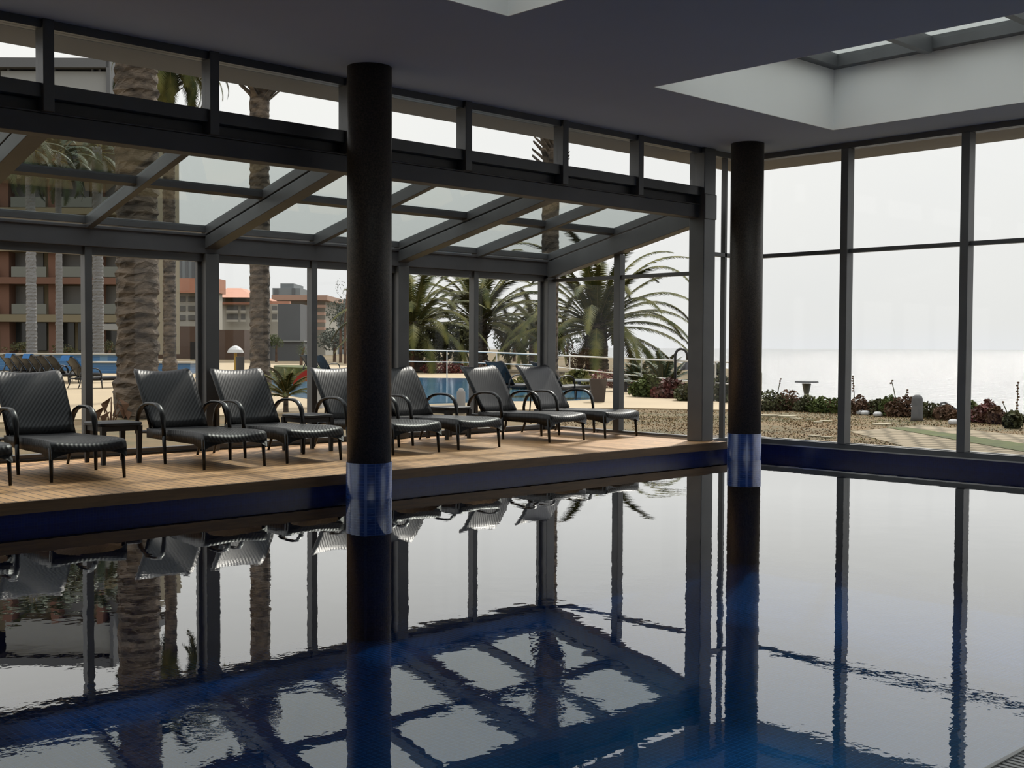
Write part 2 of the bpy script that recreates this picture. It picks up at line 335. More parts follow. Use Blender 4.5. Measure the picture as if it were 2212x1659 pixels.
for i in range(len(XM) - 1):
    yc = 1.50
    for (ya, yb) in ((yc - .045, yc + .045),):
        fa, fb = ya / D, yb / D
        xa1, xb1 = XM[i] - .04, XM[i + 1] + .04
        xa2, xb2 = XO[i] - .04, XO[i + 1] + .04
        lx = lambda f, A, B: A + (B - A) * f
        MB().hexa([(lx(fa, xb1, xb2), ya, zr(ya) - .05), (lx(fa, xa1, xa2), ya, zr(ya) - .05), (lx(fb, xa1, xa2), yb, zr(yb) - .05), (lx(fb, xb1, xb2), yb, zr(yb) - .05),
                   (lx(fa, xb1, xb2), ya, zr(ya) + .025), (lx(fa, xa1, xa2), ya, zr(ya) + .025), (lx(fb, xa1, xa2), yb, zr(yb) + .025), (lx(fb, xb1, xb2), yb, zr(yb) + .025)]).build('purlin', M['frame'], r)
    for (ya, yb) in ((.10, 1.47), (1.53, 2.77)):
        fa, fb = ya / D, yb / D
        MB().hexa([(lx(fa, xb1, xb2), ya, zr(ya)), (lx(fa, xa1, xa2), ya, zr(ya)), (lx(fb, xa1, xa2), yb, zr(yb)), (lx(fb, xb1, xb2), yb, zr(yb)),
                   (lx(fa, xb1, xb2), ya, zr(ya) + .01), (lx(fa, xa1, xa2), ya, zr(ya) + .01), (lx(fb, xa1, xa2), yb, zr(yb) + .01), (lx(fb, xb1, xb2), yb, zr(yb) + .01)]).build('pane', M['roofglass'], r)
MB().box((XL, D - .1, zr(D) - .03), (.0, D + .1, zr(D) + .05)).build('eave_bar', M['frame'], r, bevel=.004)
# ---- eave beam
eb = MB(); eb.box((XL, D - .09, 2.24), (.03, D + .11, 2.44)); eb.box((XL, D - .11, 2.43), (.03, D - .05, 2.465))
struct('trim_6', eb, M['beam'], bevel=.006)
# ---- window 3: outer wall
r = tag(empty('window_3', (XL, D, 0)), kind='structure')
MB().box((XL, D - .035, 2.155), (-.13, D + .05, 2.24)).build('head_frame', M['frame'], r)
MB().box((XL, D - .045, 0), (-.13, D + .05, .07)).build('sill_frame', M['frame'], r)
MB().box((XL, D - .07, 0.0), (-.13, D - .045, .025)).build('kerb', M['gasket'], r)
for i, x in enumerate(XO):
    if i % 2: MB().box((x - .04, D - .06, .07), (x + .04, D + .05, 2.24)).build('mullion', M['frame'], r, bevel=.004)
    else:
        p = MB(); p.box((x - .085, D - .11, 0), (x + .085, D + .02, 2.24)); p.box((x - .13, D + .0, 0), (x + .13, D + .06, 2.24)); p.build('post', M['frame'], r, bevel=.006)
    if i:
        x1 = XO[i - 1]
        MB().box((x + .04, D + .0, .07), (x1 - .04, D + .01, 2.155)).build('pane', M['glass'], r)
# ---- window 4: gable end of the lean-to
r = tag(empty('window_4', (0, 0, 0)), kind='structure')
MB().box((-.01, .1, 0), (.07, D - .1, .05)).build('sill_frame', M['frame'], r)
MB().box((-.02, .1, .0), (.0, D - .1, .02)).build('kerb', M['sill'], r)
MB().box((-.01, .1, 2.15), (.06, D - .1, 2.20)).build('transom', M['frame'], r)
MB().box((-.04, 1.48 - .055, .05), (.07, 1.48 + .055, zr(1.48) - .32)).build('mullion', M['frame'], r, bevel=.004)
MB().box((.02, .1, .05), (.03, D - .1, 2.15)).build('pane', M['glass'], r)
MB().hexa([(.02, .1, 2.2), (.03, .1, 2.2), (.03, D - .4, 2.2), (.02, D - .4, 2.2), (.02, .1, zr(.1) - .33), (.03, .1, zr(.1) - .33), (.03, D - .4, 2.201), (.02, D - .4, 2.201)]).build('pane', M['glass'], r)
# ---- corner post
cp = MB(); cp.box((-.16, -.10, -.0), (.08, .14, ZC)); cp.box((.08, -.03, 0), (.115, .05, ZC)); cp.box((-.165, -.115, 2.85), (.085, -.1, 3.17))
struct('trim_7', cp, M['frame'], bevel=.008)
# ---- window 5: narrow bay
r = tag(empty('window_5', (.1, 0, 0)), kind='structure')
MB().box((.115, -.04, 3.69), (XR, .07, ZC)).build('head_frame', M['frame'], r)
MB().box((.115, -.05, -.055), (XR, .07, .015)).build('sill_frame', M['frame'], r)
MB().box((.115, -.02, 2.40), (XR, .05, 2.45)).build('transom', M['frame'], r)
MB().box((.40, -.02, .015), (.44, .05, 3.69)).build('mullion', M['frame'], r)
MB().box((.115, .01, .015), (XR, .02, 3.69)).build('pane', M['glass'], r)
# ---- window 6: right wall
r = tag(empty('window_6', (XR, 0, 0)), kind='structure')
MB().box((XR - .05, YN, 3.69), (XR + .08, .05, ZC)).build('head_frame', M['frame'], r)
MB().box((XR - .05, YN, -.05), (XR + .08, .05, .01)).build('sill_frame', M['frame'], r)
MB().box((XR - .065, YN, -.065), (XR + .08, .05, -.05)).build('sill_strip', M['sill'], r)
MB().box((XR + .02, YN, .008), (XR + .06, .05, .02)).build('drip_strip', M['sill'], r)
ym = [-.0, -1.537, -3.089, -4.64, -6.19, -7.74, -9.29, -10.84, -12.4]
for i, y in enumerate(ym):
    MB().box((XR - .09, y - .05, .01), (XR + .06, y + .05, 3.69)).build('mullion', M['frame'], r, bevel=.005)
    if i:
        y1 = ym[i - 1]
        MB().box((XR - .03, y + .05, 2.395), (XR + .05, y1 - .05, 2.445)).build('transom', M['frame'], r)
        MB().box((XR, y + .05, .01), (XR + .01, y1 - .05, 2.395)).build('pane', M['glass'], r)
        MB().box((XR, y + .05, 2.445), (XR + .01, y1 - .05, 3.69)).build('pane', M['glass'], r)
# ============================================================ COLUMNS
def column(x, y, label):
    r = tag(empty('column', (x, y, -1.5)), label, 'column')
    def cyl(z0, z1, R_, n=48): return MB().loft([[(x + R_ * math.cos(2 * math.pi * k / n), y + R_ * math.sin(2 * math.pi * k / n), z) for k in range(n)] for z in (z0, z1)])
    cyl(.13, ZC, .205).build('shaft', M['column'], r, smooth=False)
    cyl(-1.5, .13, .212).build('tile_band', M['tile'], r)
for a in [(-5.78, -.55, 'dark speckled round column nearest the camera, standing in the pool'),
          (.03, -.62, 'dark speckled round column at the corner where the glass walls meet')]: column(*a)
for o in COL.objects:
    if o.name.startswith(('shaft', 'tile_band')):
        o.data.polygons.foreach_set('use_smooth', [len(p.vertices) == 4 for p in o.data.polygons])

# ============================================================ LOUNGERS
def uvgrid(o, fn):
    uv = o.data.uv_layers.new(name='UV')
    for p in o.data.polygons:
        for li in p.loop_indices:
            v = o.data.vertices[o.data.loops[li].vertex_index].co; uv.data[li].uv = fn(v)
def make_lounger():
    r = empty('sun_lounger', (0, 0, 0))
    hw = .335; nx = 14
    # seat: waterfall foot end, dished across
    path = [(-.045, .285), (-.045, .31), (-.03, .345), (0, .36), (.05, .367), (.2, .37), (.5, .362), (.8, .352), (1.1, .345), (1.3, .345)]
    rings = []
    for k, (y, z) in enumerate(path):
        top = []; ed = min(1, max(0, (y + .045) / .1))
        for i in range(nx + 1):
            x = -hw + 2 * hw * i / nx; u = x / hw
            top.append((x, y - .018 * (1 - u * u) * (1 - ed), z - .032 * (1 - u * u) * (.35 + .65 * (1 - min(1, max(0, y) / .9))) - .012 * u ** 8))
        dep = .10 if y > .1 else .10 - .02 * (1 - y / .1)
        zb = .235 if k > 2 else (.225, .225, .23)[k]
        bot = [(x, yy, zb + .035 * (1 - (x / hw) ** 2) - (.03 * (abs(x / hw) ** 6) if y < .1 else 0)) for (x, yy, _) in reversed(top)]
        rings.append(top + bot)
    o = MB().loft(rings).build('seat', M['wicker'], r, smooth=True); uvgrid(o, lambda v: (v.x, v.y + (.37 - v.z if v.y < 0 else 0)))
    # backrest: slightly concave, top rolls back
    bp = [(1.22, .345), (1.28, .42), (1.35, .52), (1.42, .63), (1.49, .73), (1.555, .82), (1.61, .885), (1.66, .925), (1.70, .935), (1.735, .925)]
    rings = []
    for k, (y, z) in enumerate(bp):
        a = Vector(bp[min(k + 1, 9)]) - Vector(bp[max(k - 1, 0)]); a.normalize(); nrm = Vector((a.y * -1, a.x))    # pointing forward/up
        w_ = hw * (.90 + .06 * math.sin(k / 9 * 3)) - (0, 0, 0, 0, 0, 0, 0, .004, .012, .03)[k]
        fr, bk = [], []
        for i in range(nx + 1):
            x = -w_ + 2 * w_ * i / nx; u = x / w_; c = .03 * (u * u) - .015
            fr.append((x, y + nrm.x * c, z + nrm.y * c)); bk.append((x, y + nrm.x * (c - .028), z + nrm.y * (c - .028)))
        rings.append(fr + bk[::-1])
    bk_ = o = MB().loft(rings).build('backrest', M['wicker'], r, smooth=True); uvgrid(o, lambda v: (v.x, v.z * 1.2))
    for s in (-1, 1):
        arm = [(1.47, .27), (1.475, .36), (1.455, .44), (1.41, .51), (1.33, .565), (1.22, .595), (1.10, .60), (1.0, .597), (.92, .575), (.865, .53), (.835, .47), (.82, .38), (.81, .27)]
        rg = []
        for k, (y, z) in enumerate(arm):
            t = (Vector(arm[min(k + 1, len(arm) - 1)]) - Vector(arm[max(k - 1, 0)])).normalized(); n = Vector((-t.y, t.x)); x = s * .365
            wd = .030 if 2 < k < 11 else .022; th = .014
            rg.append([(x - wd, y - n.x * th * .3, z - n.y * th * .3), (x - wd * .5, y - n.x * th, z - n.y * th), (x + wd * .5, y - n.x * th, z - n.y * th), (x + wd, y - n.x * th * .3, z - n.y * th * .3),
                       (x + wd * .7, y + n.x * th, z + n.y * th), (x - wd * .7, y + n.x * th, z + n.y * th)])
        MB().loft(rg).build('armrest', M['blackmetal'], r, smooth=True)
        MB().tube([(s * .365, .81, .28), (s * .362, .80, .12), (s * .36, .79, 0)], [.021, .019, .015]).build('leg', M['blackmetal'], r, smooth=True)
        MB().tube([(s * .320, .02, .30), (s * .322, .0, .12), (s * .325, -.01, 0)], [.02, .018, .014]).build('leg', M['blackmetal'], r, smooth=True)
        MB().tube([(s * .345, 1.44, .29), (s * .345, 1.47, .12), (s * .345, 1.53, 0)], [.02, .018, .014]).build('leg', M['blackmetal'], r, smooth=True)
        MB().tube([(s * .31, 1.20, .30), (s * .31, 1.5, .285)], .018).build('side_rail', M['blackmetal'], r)
        MB().tube([(s * .315, 1.24, .33), (s * .315, 1.42, .61), (s * .315, 1.60, .86), (s * .30, 1.68, .92)], .015).build('back_frame', M['blackmetal'], bk_, smooth=True)
    sb = MB()
    for s in (-1, 1): sb.tube([(s * .22, 1.50, .27), (s * .22, 1.46, .66)], .010)
    sb.tube([(-.31, 1.5, .28), (.31, 1.5, .28)], .014)
    for k in range(4): sb.box((.205, 1.49 - k * .004, .33 + k * .05), (.235, 1.515 - k * .004, .345 + k * .05))
    sb.build('support_bar', M['blackmetal'], r)
    return r
proto = make_lounger()
GL = 'black wicker loungers on the indoor deck'
spots = [(-8.87, .84, 'black wicker lounger cut off by the left edge of the photo'),
         (-7.87, .80, 'black wicker lounger left of the first side table, foremost one shown whole'),
         (-6.36, .87, 'black wicker lounger right of the first side table, beside the palm trunk'),
         (-5.41, .90, 'black wicker lounger in front of the dark post, left of the round column'),
         (-4.03, .93, 'black wicker lounger half hidden behind the nearest round column'),
         (-3.03, .99, 'black wicker lounger just right of the nearest round column'),
         (-1.46, 1.06, 'black wicker lounger right of the third side table, second from the gable glass'),
         (-.40, 1.07, 'black wicker lounger at the far right end, nearest the gable glass')]
for i, (x, y, lab) in enumerate(spots):
    o = proto if i == 0 else copy_tree(proto)
    o.location = (x, y, 0); o.rotation_euler.z = math.radians((-3, -4, -3, -2, -1, 0, 1, 1)[i])
    tag(o, lab, 'sun lounger', GL)
# ---- side tables
def make_table():
    r = empty('side_table', (0, 0, 0)); h = .215
    t = MB(); n = 32
    rg = []
    for z, e in ((.385, -.012), (.39, 0), (.415, 0), (.42, -.008)):
        rg.append([((abs(math.cos(a)) ** .35) * math.copysign(1, math.cos(a)) * (h + .02 + e), (abs(math.sin(a)) ** .35) * math.copysign(1, math.sin(a)) * (h + .02 + e), z) for a in [2 * math.pi * (k + .5) / n for k in range(n)]])
    t.loft(rg).build('table_top', M['black'], r)
    ap = MB()
    for s in (-1, 1): ap.box((-h + .03, s * (h - .02) - .01, .335), (h - .03, s * (h - .02) + .01, .388)); ap.box((s * (h - .02) - .01, -h + .03, .335), (s * (h - .02) + .01, h - .03, .388))
    ap.build('apron', M['black'], r)
    for sx in (-1, 1):
        for sy in (-1, 1):
            x, y = sx * (h - .025), sy * (h - .025)
            MB().hexa([(x - .018, y - .018, 0), (x + .018, y - .018, 0), (x + .018, y + .018, 0), (x - .018, y + .018, 0), (x - .026, y - .026, .385), (x + .026, y - .026, .385), (x + .026, y + .026, .385), (x - .026, y + .026, .385)]).build('leg', M['black'], r)
    return r
tb = make_table()
for i, (x, y, lab) in enumerate([(-7.02, 2.13, 'small black square side table nearest the left, beside the palm trunk'),
                                 (-4.72, 2.05, 'small black square side table just left of the nearest round column'),
                                 (-2.28, 2.42, 'small black square side table right of the nearest round column')]):
    o = tb if i == 0 else copy_tree(tb)
    o.location = (x, y, 0); tag(o, lab, 'side table', 'black side tables between the loungers')

#OUT-BEGIN
OK_ = .46
def osr(r, g, b_): return tuple(c * OK_ for c in srgb(r, g, b_))
# ============================================================ OUTDOORS
M['dry'] = mat('dry_grass', osr(142, 114, 70), .95, col2=osr(104, 94, 54), nscale=1.3, bump=.5, bscale=14, detail=8)
M['grass'] = mat('green_grass', osr(98, 108, 40), .95, col2=osr(74, 84, 30), nscale=3, bump=.5, bscale=30)
M['terrace'] = mat('beige_terrace', osr(214, 190, 150), .8, noise=.08, nscale=.8)
M['stone'] = mat('pale_stone', osr(196, 184, 152), .85, noise=.12, nscale=6)
M['gravel'] = mat('gravel', osr(140, 125, 108), .95, col2=osr(96, 84, 70), nscale=18, detail=6)
M['bark'] = mat('palm_bark', osr(134, 118, 100), .95, col2=osr(60, 50, 38), nscale=3.2, stretch=(1, 1, 2.5), bump=1, bscale=16)
M['barkgrey'] = mat('smooth_palm_bark', osr(150, 150, 150), .8, noise=.2, nscale=3, stretch=(1, 1, 4))
M['frond'] = mat('palm_frond', osr(124, 120, 62), .8, spec=.15, col2=osr(66, 76, 36), nscale=1.5)
M['frondrib'] = mat('palm_rib', osr(150, 138, 84), .8, spec=.15)
M['frond2'] = mat('bluegreen_frond', osr(96, 108, 78), .6, col2=osr(62, 76, 52), nscale=2, spec=.2)
M['leaf'] = mat('leaf_green', osr(122, 134, 70), .8, spec=.2, col2=osr(78, 92, 46), nscale=2)
M['leafdark'] = mat('leaf_dark', osr(112, 114, 72), .85, spec=.2, col2=osr(72, 74, 48), nscale=2)
M['leafbrown'] = mat('leaf_brown', osr(142, 108, 84), .85, spec=.2, col2=osr(98, 74, 56), nscale=2)
M['leafyellow'] = mat('leaf_yellow', osr(170, 160, 80), .7, col2=osr(110, 116, 54), nscale=2)
M['leafred'] = mat('leaf_red', osr(150, 70, 66), .7, col2=osr(96, 60, 46), nscale=3)
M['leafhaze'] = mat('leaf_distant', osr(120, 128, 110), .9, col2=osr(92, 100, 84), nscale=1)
M['steel'] = mat('rail_steel', (.62, .60, .56), .35, .6)
M['white'] = mat('white_paint', osr(225, 225, 222), .5)
M['red'] = mat('red_plastic', osr(190, 50, 42), .35)
M['bluetowel'] = mat('blue_towel', osr(40, 130, 205), .9, noise=.2, nscale=3)
M['bluewall'] = tilemat('blue_pool_tile', osr(60, 130, 190), osr(50, 118, 180), .12, plane='xyz', grout=osr(110, 160, 200))
M['hwall'] = mat('hotel_cream', osr(150, 138, 108), .85, noise=.08, nscale=.3)
M['hbrick'] = mat('hotel_terracotta', osr(132, 92, 70), .85, noise=.12, nscale=.4)
M['hrail'] = mat('balcony_glass', osr(120, 122, 112), .2)
M['hdark'] = mat('dark_window_glass', osr(62, 66, 66), .15)
M['hgrey'] = mat('hotel_grey', osr(172, 174, 172), .8)
M['hgreyd'] = mat('pergola_grey', osr(112, 114, 116), .8)
M['cream'] = mat('cream_render', osr(205, 200, 186), .85)
M['roof'] = mat('orange_roof', osr(225, 158, 126), .8, noise=.1, nscale=1)
M['roofpale'] = mat('pale_orange_roof', osr(205, 165, 140), .8)
M['brownwall'] = mat('brown_wall', osr(120, 94, 76), .9, noise=.1, nscale=1)
M['slate'] = mat('slate_wall', osr(112, 114, 116), .9, noise=.05, nscale=.4)
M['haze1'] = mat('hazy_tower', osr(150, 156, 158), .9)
M['shadewin'] = mat('grey_window', osr(120, 118, 114), .4)

def sea_mat():
    m = mat('sea_surface', (.10, .105, .11), .2); t = m.node_tree; b = t.nodes['Principled BSDF']; N = t.nodes.new; L = t.links.new
    b.inputs['Specular IOR Level'].default_value = .8
    tcn = N('ShaderNodeTexCoord'); mp = N('ShaderNodeMapping'); mp.inputs['Scale'].default_value = (.5, .5, .5); L(tcn.outputs['Object'], mp.inputs[0])
    n = N('ShaderNodeTexNoise'); n.inputs['Scale'].default_value = .35; n.inputs['Detail'].default_value = 6; n.inputs['Roughness'].default_value = .6; L(mp.outputs[0], n.inputs['Vector'])
    bp = N('ShaderNodeBump'); bp.inputs['Strength'].default_value = 1.0; bp.inputs['Distance'].default_value = 1.8; L(n.outputs['Fac'], bp.inputs['Height']); L(bp.outputs[0], b.inputs['Normal'])
    return m
M['sea'] = sea_mat()
struct('sea', MB().prism([(-3000, -30000), (50000, -30000), (50000, 50000), (-3000, 50000)], -13, -12), M['sea'])
# land: lawn plateau whose edge drops to the sea
coast = [(10.6, -60), (10.6, -2), (11.0, 4), (12.6, 7.2), (15.5, 11), (18.5, 15.2), (26, 20), (42, 28), (66, 52), (100, 84), (150, 150), (420, 420), (200, 900), (-700, 900), (-700, -60)]
inner = [(-700, -60), (-16.6, -60), (-16.6, 2.9), (.0, 2.9), (.0, .2), (1.05, .2), (1.05, -60)]
lp = [(x, y) for x, y in coast[:-1]] + [(-700, 900), (-700, 3.1), (-.0, 3.1), (.12, .3), (1.05, .3), (1.05, -60)]
struct('lawn_ground', MB().prism(lp, -9, -.12), M['dry'])
# terrace
tp = [(-60, 12.5), (-3.4, 10.7), (.3, 9.95), (3.35, 8.6), (6.9, 7.4), (7.9, 5.5), (9.5, 6.2), (11.2, 8.2), (14.2, 12.4), (16.8, 16.4), (19.6, 23), (26, 34), (34, 48), (34, 70), (-60, 70)]
struct('terrace', MB().prism(tp, -.12, -.09), M['terrace'])
# outdoor pool (free form) with pale coping
def blob(cx, cy, pts): return [(cx + a, cy + b) for a, b in pts]
def smooth_poly(pts, it=3):
    for _ in range(it):
        q = []
        for i in range(len(pts)):
            a, b = Vector(pts[i]), Vector(pts[(i + 1) % len(pts)]); q += [tuple(a * .75 + b * .25), tuple(a * .25 + b * .75)]
        pts = q
    return pts
pool1 = smooth_poly([gnd(560, 846)[:2], gnd(760, 877)[:2], gnd(960, 872)[:2], gnd(1130, 866)[:2], gnd(1300, 866)[:2], gnd(1290, 842)[:2], gnd(1130, 838)[:2], gnd(1080, 818)[:2], gnd(900, 817)[:2], gnd(700, 812)[:2], gnd(580, 815)[:2], gnd(420, 812)[:2], gnd(420, 822)[:2], gnd(560, 830)[:2]])
struct('outdoor_pool', MB().prism(pool1, -.09, -.075), M['outwater'])
big = smooth_poly([(x + (x - 11) * .05, y + (y - 20) * .05) for x, y in pool1], 0)
# the paved strip and grass beside the right glass wall
def pavermat():
    m = mat('grass_pavers', (0, 0, 0), .95); t = m.node_tree; b = t.nodes['Principled BSDF']; N = t.nodes.new; L = t.links.new
    tcn = N('ShaderNodeTexCoord'); mp = N('ShaderNodeMapping'); mp.inputs['Rotation'].default_value = (0, 0, .5); L(tcn.outputs['Object'], mp.inputs[0])
    br = N('ShaderNodeTexBrick'); br.inputs['Scale'].default_value = 1; br.inputs['Brick Width'].default_value = .34; br.inputs['Row Height'].default_value = .30; br.inputs['Mortar Size'].default_value = .06; br.inputs['Mortar Smooth'].default_value = .5
    br.inputs['Color1'].default_value = (*osr(188, 170, 138), 1); br.inputs['Color2'].default_value = (*osr(176, 160, 130), 1); br.inputs['Mortar'].default_value = (*osr(110, 96, 66), 1)
    L(mp.outputs[0], br.inputs['Vector']); L(br.outputs['Color'], b.inputs['Base Color'])
    return m
M['paver'] = pavermat()
pv = [gnd(1835, 930)[:2], gnd(1990, 916)[:2], gnd(2212, 938)[:2], gnd(2500, 965)[:2], (2.2, -12), (1.9, -6), (1.75, -2.2)]
struct('paver_path', MB().prism(pv, -.12, -.112), M['paver'])
gs = [gnd(1915, 922)[:2], gnd(1960, 922)[:2], gnd(2212, 957)[:2], gnd(2500, 998)[:2], gnd(2500, 1020)[:2], gnd(2212, 974)[:2]]
struct('grass_strip', MB().prism(gs, -.112, -.105), M['grass'])
struct('gravel_strip', MB().prism([(1.06, .6), (1.06, -12), (1.75, -12), (1.7, -2.2), (1.9, .0), (2.6, .9), (1.2, 2.2), (.12, 2.8), (.12, .6)], -.12, -.105), M['gravel'])
struct('lawn_verge', MB().prism([(-16, 3.2), (-.2, 3.2), (-.4, 6.2), (-3.4, 8.4), (-16, 9.2)], -.12, -.10), M['dry'])
# dry grass blades on the lawn outside the glass
def blades(name, n, x0, x1, y0, y1, h, mt, lab, keep=lambda x, y: True):
    g_ = MB(); c = 0
    while c < n:
        x, y = random.uniform(x0, x1), random.uniform(y0, y1)
        if not keep(x, y): c += .3; continue
        c += 1; hh = h * random.uniform(.4, 1.3); a = random.uniform(0, 6.28); w_ = .012; dx, dy = math.cos(a) * w_, math.sin(a) * w_; lx_, ly_ = random.uniform(-.04, .04), random.uniform(-.04, .04)
        g_.bm.faces.new([g_.bm.verts.new(v) for v in ((x - dx, y - dy, -.12), (x + dx, y + dy, -.12), (x + lx_, y + ly_, -.12 + hh))])
    return tag(g_.build(name, mt), lab, 'grass', kind='stuff')
def inside(x, y, P):
    c = False
    for i in range(len(P)):
        (x0, y0), (x1, y1) = P[i - 1], P[i]
        if (y0 > y) != (y1 > y) and x < (x1 - x0) * (y - y0) / (y1 - y0) + x0: c = not c
    return c
M['drytuft'] = mat('dry_tuft', osr(158, 124, 74), .95, col2=osr(128, 98, 58), nscale=2); M['greentuft'] = mat('green_tuft', osr(130, 124, 66), .95, col2=osr(96, 98, 48), nscale=2)
blades('dry_grass', 15000, 1.9, 10.4, -2.0, 7.4, .022, M['drytuft'], 'dry yellow brown grass covering the lawn beyond the right glass wall', lambda x, y: not inside(x, y, pv) and .5 + .5 * math.sin(x * 1.7 + math.sin(y * 1.3) * 2) * math.sin(y * 1.1 + x * .4) > random.random() * .8)
blades('green_grass', 8000, 1.9, 10.4, -2.0, 7.4, .020, M['greentuft'], 'greener grass patches in the lawn beyond the right glass wall', lambda x, y: not inside(x, y, pv) and math.sin(x * .9 + y * .7) > random.random() * 1.4 - .4)
# loose stones
for i, (px, py, wd) in enumerate([(1660, 896, 44), (1700, 898, 40), (1720, 903, 26), (1748, 905, 22), (1782, 908, 30), (1766, 911, 20), (1905, 915, 40), (1758, 940, 26), (1785, 943, 26)]):
    p = gnd(px, py); s_ = wd / FPX * (p - EYE).length / 2
    pts = []
    for k in range(9):
        a = 2 * math.pi * k / 9; q = p + rt0 * (s_ * math.cos(a) * random.uniform(.85, 1.1)) + hf * (s_ * .9 * math.sin(a) * random.uniform(.8, 1.1)); pts.append((q.x, q.y))
    o = MB().prism(pts, -.12, -.095).build('stepping_stone', M['stone'])
    tag(o, ['pale flat stepping stone beside the round column, leftmost in the lawn', 'pale flat stepping stone, second from the left in the dry lawn', 'small pale stepping stone in front of the second one in the row', 'pale stepping stone in the middle of the lawn row',
            'pale stepping stone at the right end of the row, left of the mullion', 'small pale stone just in front of the right end of the stone row', 'long pale slab lying in the grass right of the first glass mullion', 'flat pale stone close under the right glass wall sill',
            'flat pale stone under the sill, beside the first mullion'][i], 'stone', 'stones in the dry lawn')

# ---- foliage builders
def leaves(mb, c, rad, n, sz, up_=.3):
    for _ in range(n):
        while True:
            v = Vector((random.uniform(-1, 1), random.uniform(-1, 1), random.uniform(-1, 1)))
            if .35 < v.length < 1: break
        v = v.normalized() * (v.length ** .4)
        p = Vector((c[0] + v.x * rad[0], c[1] + v.y * rad[1], c[2] + v.z * rad[2]))
        a = Vector((random.gauss(0, 1), random.gauss(0, 1), random.gauss(0, .8) + up_)).normalized(); b = a.cross(Vector((random.gauss(0, 1), random.gauss(0, 1), random.gauss(0, 1)))).normalized()
        s_ = sz * random.uniform(.6, 1.4)
        mb.quad(p - b * s_ * .35, p + a * s_ * .5 , p + b * s_ * .35 + a * .05 * s_, p - a * s_ * .5)
def shrub(px, py, wpx, hpx, mt, label, name='shrub', n=800, sz=.07, cat='shrub', group=None, spikes=0, z=-.12):
    p = gnd(px, py); p.z = z; k = (p - EYE).dot(fwd) / FPX; rx, h = wpx * k / 2 * 1.35, hpx * k * 1.4
    r = tag(empty(name, tuple(p)), label, cat, group)
    f = MB()
    for j in range(5):
        a = random.uniform(-1, 1); c = p + rt0 * (a * rx * .6) + hf * random.uniform(-.2, .2); hh = h * random.uniform(.7, 1) * (1 - .3 * abs(a))
        leaves(f, (c.x, c.y, z + hh * .5), (rx * .5, rx * .5, hh * .55), n // 5, sz)
    f.build('foliage', mt, r)
    st = MB()
    for j in range(5):
        a = random.uniform(-.5, .5)
        st.tube([p, p + rt0 * a * rx + Vector((0, 0, h * .6))], [.02, .008], 5)
    st.build('stems', M['leafbrown'], r)
    return r
# bushes along the cliff edge, right
bl = [(1655, 884, 90, 34, 'leafdark', 'dark mounded bush directly right of the round corner column'),
      (1705, 884, 70, 32, 'leafbrown', 'brownish bush left of the garden lamp'),
      (1745, 886, 50, 26, 'leafdark', 'low dark bush around the foot of the garden lamp'),
      (1765, 888, 40, 22, 'leaf', 'small green bush just right of the garden lamp'),
      (1795, 890, 58, 32, 'leaf', 'bright green bush left of the first mullion'),
      (1858, 892, 50, 30, 'leafbrown', 'brown bush just right of the first mullion'),
      (1893, 893, 54, 32, 'leafdark', 'dark bush behind the white stones'),
      (1915, 895, 30, 40, 'leaf', 'upright yellow-green shrub in the cliff hedge'),
      (1945, 897, 60, 36, 'leafbrown', 'reddish brown bush left of the stone bollard'),
      (2008, 900, 56, 30, 'leafdark', 'dark green bush right of the stone bollard'),
      (2045, 904, 50, 24, 'leafbrown', 'low bush under the bent pipe'),
      (2100, 908, 34, 40, 'leaf', 'spiky green plant right of the second mullion'),
      (2128, 910, 54, 36, 'leafred', 'reddish bush in flower right of the second mullion'),
      (2160, 914, 50, 32, 'leafbrown', 'low brown bush right of the red flowering one'),
      (2195, 922, 50, 28, 'leafdark', 'dark low bush at the right edge of the photo')]
for a in bl: shrub(a[0], a[1], a[2], a[3], M[a[4]], a[5], group='bushes along the cliff edge')
# white rubble
for i, (px, py, lab) in enumerate([(1700, 880, 'small pale boulder in front of the brownish bush'), (1712, 880, 'pale boulder beside the foot of the garden lamp'), (1858, 893, 'white stone under the brown bush right of the mullion'), (1868, 894, 'second white stone under the brown bush'), (1895, 897, 'pale stone in front of the dark bush'), (2058, 914, 'white round stone left of the second mullion')]):
    p = gnd(px, py); tag(MB().ball((p.x, p.y, -.08), .09, 7, 5, (1.3, 1, .7)).build('boulder', M['white']), lab, 'stone', 'white stones along the hedge')
# flower stalks
def stalk(px, top, base, lab, lean=0, heads=5):
    p = gnd(px, base); k = (p - EYE).dot(fwd) / FPX; h = (base - top) * k
    r = tag(empty('flower_stalk', tuple(p)), lab, 'plant', 'dry flower stalks against the sea')
    pts = [p + rt0 * (lean * k * (t / 4) ** 1.5) + Vector((0, 0, h * t / 4)) for t in range(5)]
    MB().tube(pts, [.012, .011, .01, .009, .006], 5).build('stem', M['leafdark'], r)
    f = MB()
    for j in range(heads):
        c = pts[-1] - Vector((0, 0, j * .05)) + rt0 * random.uniform(-.02, .02); f.ball(c, .022, 6, 4)
    f.build('seed_heads', M['leafbrown'], r)
for a in [(1677, 818, 872, 'thin dry stalk left of the garden lamp', 8, 3), (1845, 812, 890, 'tall stalk with a long head hugging the first mullion', -4, 7), (1938, 822, 895, 'branched dry stalk with a round head', -14, 2), (1943, 842, 895, 'leaning dry stalk left of the stone bollard', 16, 5),
          (2195, 826, 915, 'tall spiky seed head near the right edge', 2, 11), (2180, 868, 915, 'thin bent dry stem near the right edge', -16, 1)]: stalk(a[0], a[1], a[2], a[3], a[4], a[5])
